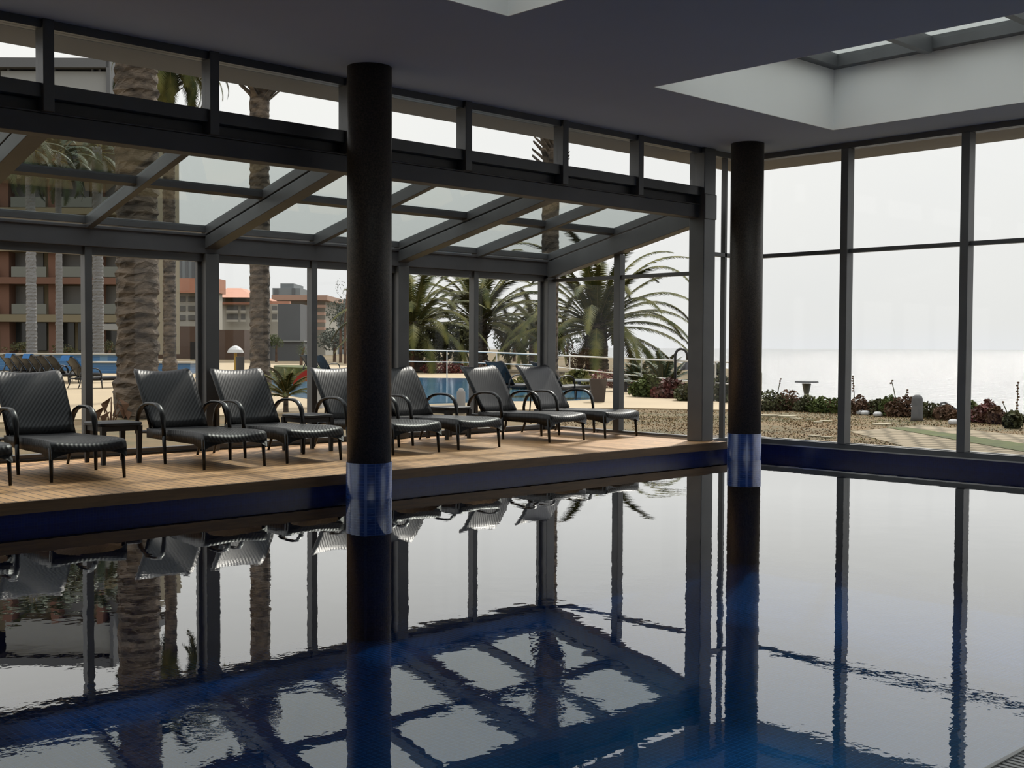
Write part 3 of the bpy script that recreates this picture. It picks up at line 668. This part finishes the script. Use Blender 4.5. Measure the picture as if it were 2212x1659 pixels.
# garden lamp
p = gnd(1741, 880); k = (p - EYE).dot(fwd) / FPX
r = tag(empty('garden_lamp', tuple(p)), 'low garden lamp with a wide flat hood standing above the hedge', 'lamp')
MB().tube([p, p + Vector((0, 0, 34 * k))], .05).build('post', M['steel'], r)
cyl = lambda c, r0, r1, z0, z1, n=16: MB().loft([[(c.x + q * math.cos(2 * math.pi * j / n), c.y + q * math.sin(2 * math.pi * j / n), c.z + z) for j in range(n)] for q, z in ((r0, z0), (r1, z1))])
cyl(p, .055, .10, 30 * k, 52 * k).build('lamp_shade', M['hrail'], r); cyl(p, .26, .25, 54 * k, 57 * k).build('hood', M['hgreyd'], r)
# stone bollard
p = gnd(1980, 906)
b_ = MB(); n = 20; b_.loft([[(p.x + q * math.cos(2 * math.pi * j / n), p.y + q * math.sin(2 * math.pi * j / n), z) for j in range(n)] for q, z in ((.12, -.12), (.105, -.05), (.10, .28), (.085, .33), (.04, .36))])
tag(b_.build('bollard', mat('bollard_stone', osr(120, 120, 120), .9, noise=.15), smooth=True), 'rounded grey stone bollard in the cliff hedge', 'bollard')
p = gnd(2026, 903); k = (p - EYE).dot(fwd) / FPX
pp = [p, p + rt0 * (2 * k) + Vector((0, 0, 20 * k)), p + rt0 * (6 * k) + Vector((0, 0, 33 * k)), p + rt0 * (14 * k) + Vector((0, 0, 34 * k)), p + rt0 * (34 * k) + Vector((0, 0, 22 * k)), p + rt0 * (62 * k) + Vector((0, 0, 4 * k))]
tag(MB().tube(pp, .02).build('bent_pipe', M['hgreyd']), 'thin bent pipe arching out of the hedge toward the mullion', 'pipe')

# ---- palms
def frond(mb, base, az, el, L_, droop, w_=.45, n=26, rib=.02, ribmb=None):
    d = Vector((math.cos(az), math.sin(az), 0)); pts = []
    p = Vector(base); a = el; st = L_ / n
    for i in range(n + 1):
        pts.append(p.copy()); p = p + (d * math.cos(a) + Vector((0, 0, 1)) * math.sin(a)) * st; a -= droop / n * (.4 + 1.2 * i / n)
    side = Vector((-d.y, d.x, 0))
    (ribmb or mb).tube(pts[::3] + [pts[-1]], [rib * (1 - .8 * i / (len(pts[::3]))) for i in range(len(pts[::3]) + 1)], 4)
    for i in range(3, n + 1):
        f = i / n; t = (pts[i] - pts[i - 1]).normalized(); nn = side.cross(t)
        l = w_ * (math.sin(math.pi * min(1, f * .8 + .15)) ** .7)
        for s in (-1, 1):
            for q in (0, .5):
                b0 = pts[i] - t * st * q
                e = b0 + side * s * l * .75 + t * l * .62 - nn * 0 + Vector((0, 0, -.32 * l + random.uniform(-.08, .08) * l))
                wv = t * (st * .36)
                mb.bm.faces.new([mb.bm.verts.new(v) for v in (b0 - wv, b0 + wv, e)])
def trunk_mb(p, h, r0, r1, rings=None, n=14, lean=(0, 0)):
    rings = rings or int(h / .09); R = []
    for i in range(rings + 1):
        f = i / rings; r_ = r0 + (r1 - r0) * f; r_ *= 1 + (.03 if i % 2 else -.02) + random.uniform(-.03, .03)
        if f < .06: r_ *= 1.15
        R.append([(p[0] + lean[0] * f + r_ * math.cos(2 * math.pi * j / n + (i % 2) * .2) * random.uniform(.93, 1.07), p[1] + lean[1] * f + r_ * math.sin(2 * math.pi * j / n + (i % 2) * .2) * random.uniform(.95, 1.05), p[2] + h * (f + random.uniform(-.35, .35) / rings)) for j in range(n)])
    return MB().loft(R)
def palm(p, h, r0, r1, nf, L_, label, mt='frond', el=(-.6, 1.3), droop=1.7, w_=.45, bark='bark', skirt=0, name='palm_tree', group=None, n=26, bulge=0):
    r = tag(empty(name, tuple(p)), label, 'palm tree', group)
    trunk_mb(p, h, r0, r1).build('trunk', M[bark], r)
    top = Vector(p) + Vector((0, 0, h)); f = MB(); rb = MB()
    for i in range(nf):
        u = i / nf; e_ = el[1] + (el[0] - el[1]) * u; az = 1.1 + i * 2.39996 + random.uniform(-.2, .2)
        frond(f, top + Vector((math.cos(az) * r1 * .6, math.sin(az) * r1 * .6, -.5 * u * (1 if h > 1.5 else .2))), az, e_, L_ * random.uniform(.85, 1.1), droop * random.uniform(.8, 1.2), w_, ribmb=rb, n=n)
    f.build('fronds', M[mt], r); rb.build('frond_ribs', M['frondrib'], r)
    if skirt or bulge:
        s_ = MB()
        for i in range(int(90 * max(1, skirt))):
            az = random.uniform(0, 6.28); z = random.uniform(-1.6, .1) * (skirt or 1); q = top + Vector((math.cos(az) * r1 * .9, math.sin(az) * r1 * .9, z)); o_ = Vector((math.cos(az), math.sin(az), .9)).normalized()
            sd = Vector((-o_.y, o_.x, 0)).normalized() * .09; s_.hexa([q - sd, q + sd, q + sd - o_ * .02 + Vector((0, 0, .06)), q - sd + Vector((0, 0, .06)), q + o_ * .42 - sd * .5, q + o_ * .42 + sd * .5, q + o_ * .43 + sd * .5 + Vector((0, 0, .03)), q + o_ * .43 - sd * .5 + Vector((0, 0, .03))])
        s_.build('frond_stubs', M['bark'], r)
    return r
GP = 'tall palms close to the glass wall'
p = gnd(298, 903, -.12); palm(p, 10.8, .37, .38, 46, 3.2, 'thick ringed palm trunk rising behind the first side table', skirt=2.5, droop=2.0, el=(-.2, 1.35))
p = gnd(561, 852, -.12); palm(p, 12.8, .27, .25, 44, 3.0, 'slim ringed palm trunk rising left of the round column', skirt=3.1, droop=2.0, el=(-.2, 1.35))
p = at(366, 795, 44); p.z = -.12; palm(p, 12.3, .24, .21, 44, 2.7, 'slender palm trunk right behind the thick one', skirt=1.2, droop=2.0, el=(-.8, 1.2))
p = at(1186, 850, 33); p.z = -.12; palm(p, 12.0, .24, .23, 40, 2.8, 'palm trunk seen through the sloped roof at its far end', skirt=3.6, droop=2.2, el=(-.1, 1.35))
# broad date palms on the sea side
p = at(1288, 812, 62); p.z = -.12; palm(p, 2.7, .62, .52, 50, 6.6, 'broad date palm behind the gable glass mullion', droop=1.75, w_=.62, el=(-.12, 1.45), skirt=.8, n=44)
p = at(1034, 808, 66); p.z = -.12; palm(p, 3.0, .5, .45, 46, 5.6, 'broad date palm behind the mullion left of the corner post', droop=1.75, w_=.6, el=(-.15, 1.45), skirt=.8, n=40)
p = at(892, 808, 60); p.z = -.12; palm(p, 2.6, .5, .45, 44, 4.4, 'dense date palm just right of the nearest round column', droop=1.7, w_=.55, el=(-.3, 1.45), n=34)
p = at(1152, 800, 84); p.z = -.12; palm(p, 3.0, .35, .3, 36, 3.8, 'date palm partly behind the corner post, between the two broad ones', droop=1.8, w_=.5, el=(-.3, 1.3), n=26)
# slim grey palms by the hotel
for i, (px, wd, tp_, lab) in enumerate([(68, .22, 320, 'slim pale grey palm trunk in front of the hotel, leftmost'), (128, .16, 345, 'thin grey palm trunk in front of the hotel, second from the left'), (212, .26, 330, 'slim pale grey palm trunk just right of the first mullion')]):
    d = 62 + 3 * i; p = at(px, 775, d); p.z = -.12; h = (755 - tp_) / FPX * d + 1.3
    palm(p, h, wd * 1.25, wd, 26, 2.7, lab, bark='barkgrey', mt='frond2', el=(-.7, 1.2), droop=1.9, group='slim palms in front of the hotel', n=18)

# ---- low palms and potted plants near the pool
p = gnd(617, 893, -.12); palm(p, .42, .05, .045, 20, .62, 'small leafy palm by the pool behind the wicker loungers', mt='frond', el=(.3, 1.35), droop=1.0, w_=.16, name='small_palm', n=14)
for px, py, w2, lab in ((1430, 852, .9, 'spiky agave clump behind the railing, below the broad date palm'), (1380, 846, .7, 'spiky agave clump beside the gable mullion')):
    p = gnd(px, py, -.12); palm(p, .25, .12, .1, 34, 1.25 * w2, lab, mt='frond2', el=(.0, 1.4), droop=.9, w_=.22, name='agave', n=10)
for a in [(1170, 842, 110, 30, 'leafyellow', 'yellow-green plants in the bed by the pool, behind the wicker backs'), (1240, 842, 60, 36, 'leafyellow', 'tufted yellow plants on the pool bed right of the last wicker back')]:
    shrub(a[0], a[1], a[2], a[3], M[a[4]], a[5], n=700, sz=.22)
for a in [(905, 803, 60, 26, 'leaf', 'green mounded shrub at the far pool edge'), (960, 806, 90, 24, 'leafred', 'red flowering shrub at the far pool edge'), (1050, 806, 90, 22, 'leafbrown', 'brown low shrub at the far pool edge left of the corner post'),
          (1330, 838, 110, 34, 'leafred', 'reddish shrub at the foot of the broad date palm'), (1450, 860, 70, 34, 'leafred', 'orange flowered shrub behind the railing'), (1400, 858, 60, 40, 'leaf', 'green shrub below the agave clumps'), (1500, 866, 70, 40, 'leafdark', 'dark shrub behind the dark corner post'), (1550, 866, 40, 60, 'leafdark', 'tall dark shrub in the narrow pane beside the column')]:
    shrub(a[0], a[1], a[2], a[3], M[a[4]], a[5], n=900, sz=.12)
# dried leafy plant by the thick trunk
p = gnd(240, 930, -.12)
r = tag(empty('broadleaf_plant', tuple(p)), 'small plant with drooping brown leaves at the foot of the thick palm', 'plant')
f = MB(); s_ = MB()
for (dx, h, ln) in ((-.10, .38, .22), (.0, .52, .26), (.09, .42, .24), (.16, .36, .2), (-.02, .30, .2), (.12, .5, .22)):
    b0 = p + Vector((0, 0, .0)); t_ = p + rt0 * dx + Vector((0, 0, h)); s_.tube([b0, p + rt0 * dx * .6 + Vector((0, 0, h * .7)), t_], [.014, .01, .006], 5)
    sgn = 1 if dx > 0 else -1; e_ = t_ + rt0 * (.1 * sgn) - Vector((0, 0, ln)); m2 = t_ + rt0 * (.10 * sgn) - Vector((0, 0, ln * .4))
    f.bm.faces.new([f.bm.verts.new(v) for v in (t_, m2 + rt0 * .05 + hf * .03, e_, m2 - rt0 * .05 - hf * .03)])
f.build('leaves', M['leafbrown'], r); s_.build('stems', M['leafbrown'], r)

# ---- railing on the sea side
rl = [(873, 800, 46), (1000, 803, 44), (1160, 812, 40), (1290, 828, 37), (1385, 843, 33.5), (1480, 855, 30.5), (1560, 864, 28.5), (1640, 872, 27)]
top_ = [755, 758, 765, 771, 776, 779, 781, 786]; low_ = [780, 782, 788, 802, 812, 822, 828, 836]
r = tag(empty('railing', tuple(at(1385, 843, 33.5))), 'long steel railing with two rails along the terrace edge', 'railing')
A = [at(x, t_, d) for (x, y, d), t_ in zip(rl, top_)]; B = [at(x, l_, d) for (x, y, d), l_ in zip(rl, low_)]
MB().tube(A, .028, 6).build('top_rail', M['steel'], r); MB().tube(B, .02, 6).build('lower_rail', M['steel'], r)
for (x, t_, y) in ((965, 757, 803), (1072, 761, 808), (1230, 768, 822), (1385, 776, 843), (1545, 780, 862)):
    j = max(i for i in range(len(rl)) if rl[i][0] <= x); f = (x - rl[j][0]) / (rl[j + 1][0] - rl[j][0]); d = rl[j][2] + (rl[j + 1][2] - rl[j][2]) * f
    a = at(x, t_, d); MB().tube([Vector((a.x, a.y, -.12)), a], .022, 6).build('baluster', M['steel'], r)
# hooked lamp post
p = at(1458, 850, 31); p.z = -.12; k = 31 / FPX
T = at(1458, 800, 31); r = tag(empty('hooked_lamp', tuple(p)), 'dark hooked lamp post with a bell shade behind the railing', 'lamp')
hk = [Vector((T.x, T.y, -.12)), at(1458, 790, 31), at(1458, 768, 31)] + [at(1471 - 13 * math.cos(a), 768 - 15 * math.sin(a), 31) for a in [math.pi * q / 8 for q in range(1, 9)]] + [at(1484, 780, 31)]
MB().tube(hk, .035, 8).build('post', M['blackmetal'], r, smooth=True)
c = at(1484, 790, 31); cyl(c, .2, .05, -8 * k, 8 * k).build('lamp_shade', M['blackmetal'], r)

# ---- planter pot, bench, bollard, parasol-like things
p = gnd(1291, 868, -.09); k = (p - EYE).dot(fwd) / FPX
pt = MB(); a_, b_2 = 13 * k, 18 * k; h = 50 * k
ring = lambda q, z: [tuple(p + rt0 * (sx * q) + hf * (sy * q) + Vector((0, 0, z))) for sx, sy in ((-1, -1), (1, -1), (1, 1), (-1, 1))]
pt.loft([ring(a_, 0), ring(b_2, h), ring(b_2 * .85, h), ring(b_2 * .8, h * .9)])
tag(pt.build('planter', mat('dark_planter', osr(84, 72, 64), .7)), 'dark tapered square planter on the terrace right of the pool', 'planter')
p = gnd(1262, 845, -.09); k = (p - EYE).dot(fwd) / FPX
r = tag(empty('bench', tuple(p)), 'low pale bench behind the dark square planter', 'bench')
def orient(p, x0, x1, y0, y1, z0, z1):
    q = [tuple(p + rt0 * x + hf * y + Vector((0, 0, z))) for z in (z0, z1) for x, y in ((x0, y0), (x1, y0), (x1, y1), (x0, y1))]
    return MB().hexa(q)
orient(p, -.3, 1.3, -.3, .3, .3, .36).build('seat', M['white'], r)
for x in (-.2, 1.15): orient(p, x, x + .08, -.25, .25, 0, .3).build('leg', M['black'], r)
p = gnd(995, 893, -.1)
b_ = MB(); n = 20; b_.loft([[(p.x + q * math.cos(2 * math.pi * j / n), p.y + q * math.sin(2 * math.pi * j / n), -.1 + z) for j in range(n)] for q, z in ((.09, 0), (.085, .04), (.085, .42), (.06, .46), (.03, .5))])
tag(b_.build('bollard', mat('pale_bollard', osr(170, 165, 158), .7), smooth=True), 'pale round bollard light on the terrace behind the third side table', 'bollard')
# red and white slide
p = gnd(676, 880, -.09); k = (p - EYE).dot(fwd) / FPX
r = tag(empty('pool_slide', tuple(p)), 'red and white rounded plastic play slide beside the outdoor pool', 'slide')
orient(p, -9 * k, 22 * k, -.2, .2, 0, 48 * k).build('base', M['white'], r)
sl = MB(); rings = []
for j in range(9):
    a = math.pi * j / 8; rings.append([tuple(p + rt0 * (-40 * k * math.cos(a)) + hf * y + Vector((0, 0, 44 * k + 40 * k * math.sin(a) ** .8 * q))) for y, q in ((-.3, 1), (.3, 1), (.3, .35), (-.3, .35))])
sl.loft(rings).build('slide_top', M['red'], r)
# mushroom shelter with bin
p = at(508, 790, 60); p.z = -.05
r = tag(empty('sunshade', tuple(p)), 'small white domed sunshade on a yellow post far across the pool', 'parasol')
MB().tube([p, Vector((p.x, p.y, .9))], .08).build('post', mat('yellow_paint', osr(210, 170, 60), .6), r); c = Vector((p.x, p.y, .85))
MB().loft([[(c.x + q * math.cos(2 * math.pi * j / 16), c.y + q * math.sin(2 * math.pi * j / 16), c.z + z) for j in range(16)] for q, z in ((.42, 0), (.36, .15), (.2, .3), (.05, .36))]).build('canopy', M['white'], r)
p = at(518, 790, 59); p.z = -.09; tag(cyl(p, .2, .22, 0, .75).build('litter_bin', M['black']), 'dark bin standing beside the small white sunshade', 'bin')

# ---- outdoor loungers (same kind) with blue towels
def outl(px, py, d, rz, label, z=-.09):
    o = copy_tree(proto); p = at(px, py, d); o.location = (p.x, p.y, z); o.rotation_euler.z = rz; tag(o, label, 'sun lounger', 'black loungers outside by the pool'); return o
def towel(o, label, s=1):
    rings = []
    for y, z in ((1.30, .50), (1.42, .68), (1.55, .86), (1.66, .96), (1.75, .96), (1.80, .82)): rings.append([(-.28, y - .01, z), (.28, y - .01, z), (.28, y - .03, z + .015), (-.28, y - .03, z + .015)])
    t = MB().loft(rings).build('towel', M['bluetowel'], None, pivot=(0, 0, 0)); t.location = o.location; t.rotation_euler = o.rotation_euler; tag(t, label, 'towel', 'blue towels on the outdoor loungers')
L_ = []
q0 = at(208, 828, 40.5)
for i, lab in enumerate(['black lounger outside directly behind the mullion', 'black lounger outside just left of the mullion', 'black lounger outside with a bright blue towel near the slim trunks',
                         'black lounger outside without a towel, between the two that have one', 'black lounger outside with a blue towel, seen near the left edge', 'black lounger outside, leftmost of the row beyond the glass']):
    o = copy_tree(proto); o.location = (q0.x + .05 * i, q0.y + .95 * i, -.09); o.rotation_euler.z = math.radians(91); tag(o, lab, 'sun lounger', 'black loungers outside by the pool'); L_.append(o)
towel(L_[4], 'blue towel hanging on the outdoor lounger near the left edge'); towel(L_[2], 'bright blue towel over the outdoor lounger near the slim trunks')
o = outl(262, 840, 36, math.radians(91), 'black lounger outside partly hidden by the thick palm trunk'); towel(o, 'blue towel on the lounger beside the thick palm trunk')
outl(728, 800, 50, math.radians(91), 'black lounger far across the pool, left of the round column'); outl(757, 800, 49, math.radians(91), 'black lounger far across the pool, touching the round column in view')
outl(1165, 838, 31, math.radians(91), 'dark lounger outside behind the second wicker lounger from the gable'); outl(1265, 845, 30, math.radians(91), 'dark lounger outside behind the last wicker lounger')

# ---- raised blue pool walls on the left
def yb(d): return 756 + 1.33 * FPX / d
def fbox(x0, x1, y0, y1, d, dd):
    a = at(x0, 750, d); b = at(x1, 750, d); z1 = at((x0 + x1) / 2, y0, d).z; z0 = at((x0 + x1) / 2, y1, d).z
    q = [(a.x, a.y), (b.x, b.y), (b.x + hf.x * dd, b.y + hf.y * dd), (a.x + hf.x * dd, a.y + hf.y * dd)]
    return [(x, y, z0) for x, y in q] + [(x, y, z1) for x, y in q]
def FB(*a): return MB().hexa(fbox(*a))
def part(name, m, parent, *a): return MB().hexa(fbox(*a)).build(name, M[m], parent)
struct('raised_pool_wall', FB(-60, 262, 766, 800, 58, 1.5), M['bluewall'])
struct('raised_pool_wall', FB(190, 410, 784, 806, 54, 1), M['bluewall'])
struct('raised_pool_coping', FB(-60, 262, 763, 766, 57.9, 1.8), M['cream'])
struct('raised_pool_coping', FB(190, 412, 781, 784, 53.9, 1.3), M['cream'])
tag(MB().prism(smooth_poly([at(590, 795, 52)[:2], at(700, 795, 50)[:2], at(700, 795, 56)[:2], at(590, 795, 58)[:2]]), -.09, .28).build('grass_mound', M['grass']), 'low green grass mound across the pool behind the small palm', 'lawn')
# ---- hotel on the left
hd = 84
hp = at(0, 760, hd); r = tag(empty('hotel', (hp.x, hp.y, -.1)), 'large terracotta and cream hotel with balconies at the left edge', 'building')
part('wall', 'hwall', r, -420, 268, 205, 765, hd, 14)
part('ground_wall', 'slate', r, -420, 268, 765, 800, hd - 2, 2)
floors = [(232, 300), (312, 372), (388, 448), (470, 528), (540, 598), (612, 678)]
for fi, (y0, y1) in enumerate(floors):
    part('balcony_slab', 'hbrick' if fi in (4,) else 'hwall', r, -420, 266, y1, y1 + (14 if fi != 5 else 16), hd - 1.6, 2.0)
    for bi, (x0, x1) in enumerate([(-400, -300), (-280, -180), (-160, -60), (-45, -5), (25, 100), (128, 200), (222, 258)]):
        w_ = part('window', 'shadewin', r, x0 + 6, x1 - 6, y0 + 6, y1 - 2, hd - .12, .3)
        part('balcony_rail', 'hrail', r, x0, x1, y1 - 22, y1, hd - 1.55, .08)
for x0, x1 in ((-300, -284), (-180, -162), (-60, -46), (0, 20), (105, 122), (204, 218)):
    part('pillar', 'hbrick', r, x0, x1, 225, 765, hd - 1.2, 1.2)
for x0, x1 in ((-40, -4), (28, 64), (70, 100), (130, 160), (168, 198), (224, 260)):
    part('arcade_glass', 'hdark', r, x0, x1, 696, 756, hd - .15, .3)
part('roof_slab', 'hgreyd', r, -420, 238, 128, 148, hd - 1, 14)
part('parapet', 'hgrey', r, 6, 232, 158, 226, hd - .6, .5)
part('parapet', 'hgrey', r, -420, -20, 158, 226, hd - .6, .5)
for x in (20, 118, 200, 216): part('roof_post', 'hgreyd', r, x, x + 5, 146, 160, hd - .5, .4)
part('fin', 'hgreyd', r, 232, 240, 132, 240, hd - 1, 10)
lm = MB(); em = [at(188 + 4 * math.cos(a), 176 - 5 * math.sin(a), hd - .68) for a in [.3 + .42 * q for q in range(9)]]; lm.tube(em + [at(188, 190, hd - .68)], .05, 5); lm.tube([at(190, 181, hd - .68), at(196, 178, hd - .68)], .05, 5)
lm.build('emblem', M['hgreyd'], r)
# wing with a pale parasol band and entrance, right part behind the thick trunk
part('canopy', 'hgrey', r, 195, 268, 699, 712, hd - 7, 6)
# ---- far town
bd = tag(empty('apartment_building', tuple(at(400, 700, 140))), 'cream apartment building with orange tiled roof seen left of the dark post', 'building')
part('wall', 'cream', bd, 356, 470, 632, yb(126), 126, 2)
part('lower_wall', 'brownwall', bd, 330, 428, 704, yb(118), 118, 2)
R_ = MB(); q = fbox(356, 470, 601, 632, 125, 3.5); R_.hexa(q).build('roof', M['roof'], bd)
for x0 in (362, 384, 406, 434):
    for y0 in (640, 660, 680): part('window', 'shadewin', bd, x0, x0 + 16, y0, y0 + 11, 125.9, .3)
bd = tag(empty('apartment_building', tuple(at(520, 700, 150))), 'cream building with a hipped orange roof right of the dark post', 'building')
part('wall', 'cream', bd, 472, 545, 655, yb(150), 150, 14)
part('wall', 'cream', bd, 560, 606, 655, yb(152), 152, 12)
part('attic', 'hwall', bd, 480, 532, 640, 656, 151, 12)
def hip(x0, x1, ye, yr, d, dd, ins):
    q = fbox(x0, x1, yr, ye, d, dd); a = fbox(x0 + ins, x1 - ins, yr, ye, d + dd * .4, dd * .2)
    return MB().loft([q[:4], a[4:]])
hip(462, 548, 642, 622, 148, 18, 28).build('roof', M['roof'], bd); part('eave', 'roof', bd, 468, 546, 652, 657, 149, 1)
part('eave', 'roof', bd, 575, 625, 650, 656, 150, 1)
for x0, x1 in ((489, 513), (520, 529), (587, 598)):
    for y0, y1 in ((660, 674), (678, 694)): part('balcony_rail', 'cream', part('window', 'shadewin', bd, x0, x1, y0, y1, 149.9, .3), x0 - 1, x1 + 1, y1 - 4, y1 + 1, 149.2, .3)
bd = tag(empty('brown_building', tuple(at(500, 760, 118))), 'low dark brown block below the hipped orange roof', 'building')
part('wall', 'brownwall', bd, 430, 527, 712, yb(112), 112, 6); part('door', 'black', bd, 410, 428, 738, 786, 112, 1)
bd = tag(empty('slate_block', tuple(at(620, 700, 110))), 'blank dark slate grey block right of the slim palm trunk', 'building')
part('wall', 'slate', bd, 600, 648, 656, yb(110), 110, 8); part('lower_wall', 'slate', bd, 582, 655, 737, yb(104), 104, 4); part('coping', 'hgrey', bd, 580, 656, 735, 738, 103.8, 4.4)
bd = tag(empty('apartment_building', tuple(at(660, 700, 170))), 'pale building with a long flat orange roof behind the slate block', 'building')
part('wall', 'cream', bd, 590, 702, 650, yb(172), 172, 12); part('roof', 'roofpale', bd, 586, 706, 637, 648, 168, 16)
for y0 in (658, 674, 690, 706): part('balcony_slab', 'roofpale', bd, 652, 700, y0, y0 + 6, 168.5, 1.5)
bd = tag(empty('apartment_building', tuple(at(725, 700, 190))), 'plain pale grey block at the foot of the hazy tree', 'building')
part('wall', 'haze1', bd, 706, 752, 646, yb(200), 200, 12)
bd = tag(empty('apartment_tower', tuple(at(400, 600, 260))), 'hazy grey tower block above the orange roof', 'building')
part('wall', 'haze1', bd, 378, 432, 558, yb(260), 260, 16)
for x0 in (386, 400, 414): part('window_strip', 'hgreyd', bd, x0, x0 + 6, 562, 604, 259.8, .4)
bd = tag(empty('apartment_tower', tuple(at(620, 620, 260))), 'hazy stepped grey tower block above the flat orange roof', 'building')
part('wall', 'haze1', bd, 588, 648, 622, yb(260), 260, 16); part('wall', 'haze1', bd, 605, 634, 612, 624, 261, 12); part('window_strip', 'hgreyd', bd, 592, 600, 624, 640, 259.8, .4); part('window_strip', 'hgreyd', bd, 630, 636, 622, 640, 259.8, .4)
bd = tag(empty('hill_house', tuple(at(355, 690, 150))), 'stepped white house between the thick and slender palm trunks', 'building')
part('wall', 'cream', bd, 328, 354, 632, yb(126), 126, 5); part('canopy', 'cream', bd, 328, 354, 694, 712, 122, 4)
# ---- trees in the distance
def tree(px, base, top, wpx, d, mt, label, n=1500, name='tree', tr=True):
    k = d / FPX; p = at(px, base, d); h = (base - top) * k; p.z = max(p.z, -.12) if p.z < 0 else p.z; gz = -.12
    r = tag(empty(name, (p.x, p.y, gz)), label, 'tree'); zt = at(px, top, d).z; zb_ = at(px, base, d).z
    f = MB(); cz = (zt + zb_) / 2 + (zt - zb_) * .12
    for j in range(9):
        a, b, c = random.uniform(-1, 1), random.uniform(-.6, .6), random.uniform(-1, 1)
        cc = p + rt0 * (a * wpx * k * .33) + hf * (b * wpx * k * .3); leaves(f, (cc.x, cc.y, cz + c * (zt - zb_) * .22), (wpx * k * .24, wpx * k * .24, (zt - zb_) * .24), n // 9, wpx * k * .06)
    f.build('crown', M[mt], r)
    MB().tube([(p.x, p.y, gz), (p.x, p.y, gz + (zt - gz) * .5), (p.x + .2, p.y, zt - (zt - zb_) * .2)], [.02 * wpx * k + .08, .015 * wpx * k + .06, .04], 7).build('trunk', M['leafbrown'], r)
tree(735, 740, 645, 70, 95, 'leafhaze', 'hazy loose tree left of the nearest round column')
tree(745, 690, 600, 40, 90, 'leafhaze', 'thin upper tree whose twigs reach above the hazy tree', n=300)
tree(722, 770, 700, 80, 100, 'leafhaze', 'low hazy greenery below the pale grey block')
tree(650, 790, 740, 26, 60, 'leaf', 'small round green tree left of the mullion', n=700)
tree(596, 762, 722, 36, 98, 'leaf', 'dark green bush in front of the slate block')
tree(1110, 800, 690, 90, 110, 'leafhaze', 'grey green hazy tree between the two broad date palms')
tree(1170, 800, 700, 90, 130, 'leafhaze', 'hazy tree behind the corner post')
tree(1225, 790, 705, 70, 140, 'leafhaze', 'dark domed tree on the far headland right of the corner post')
tree(960, 800, 700, 130, 60, 'leafdark', 'dark thicket under the broad date palms, left part', n=2600)
tree(890, 800, 690, 70, 58, 'leafdark', 'dark thicket beside the nearest round column', n=1800)
tree(1250, 820, 745, 60, 60, 'leafbrown', 'brownish thicket left of the broad date palm trunk')
tree(235, 765, 735, 40, 70, 'leafdark', 'dark round bush at the hotel entrance', n=500)
for i, (px, py, lab) in enumerate([(40, 765, 'dark hedge plant at the foot of the hotel, leftmost'), (140, 770, 'dark hedge plant at the foot of the hotel, by the thin trunk')]):
    tree(px, py, py - 26, 60, 66, 'leafdark', lab, n=500)
#OUT-END
for o in COL.objects:
    if '_o' in o: del o['_o']
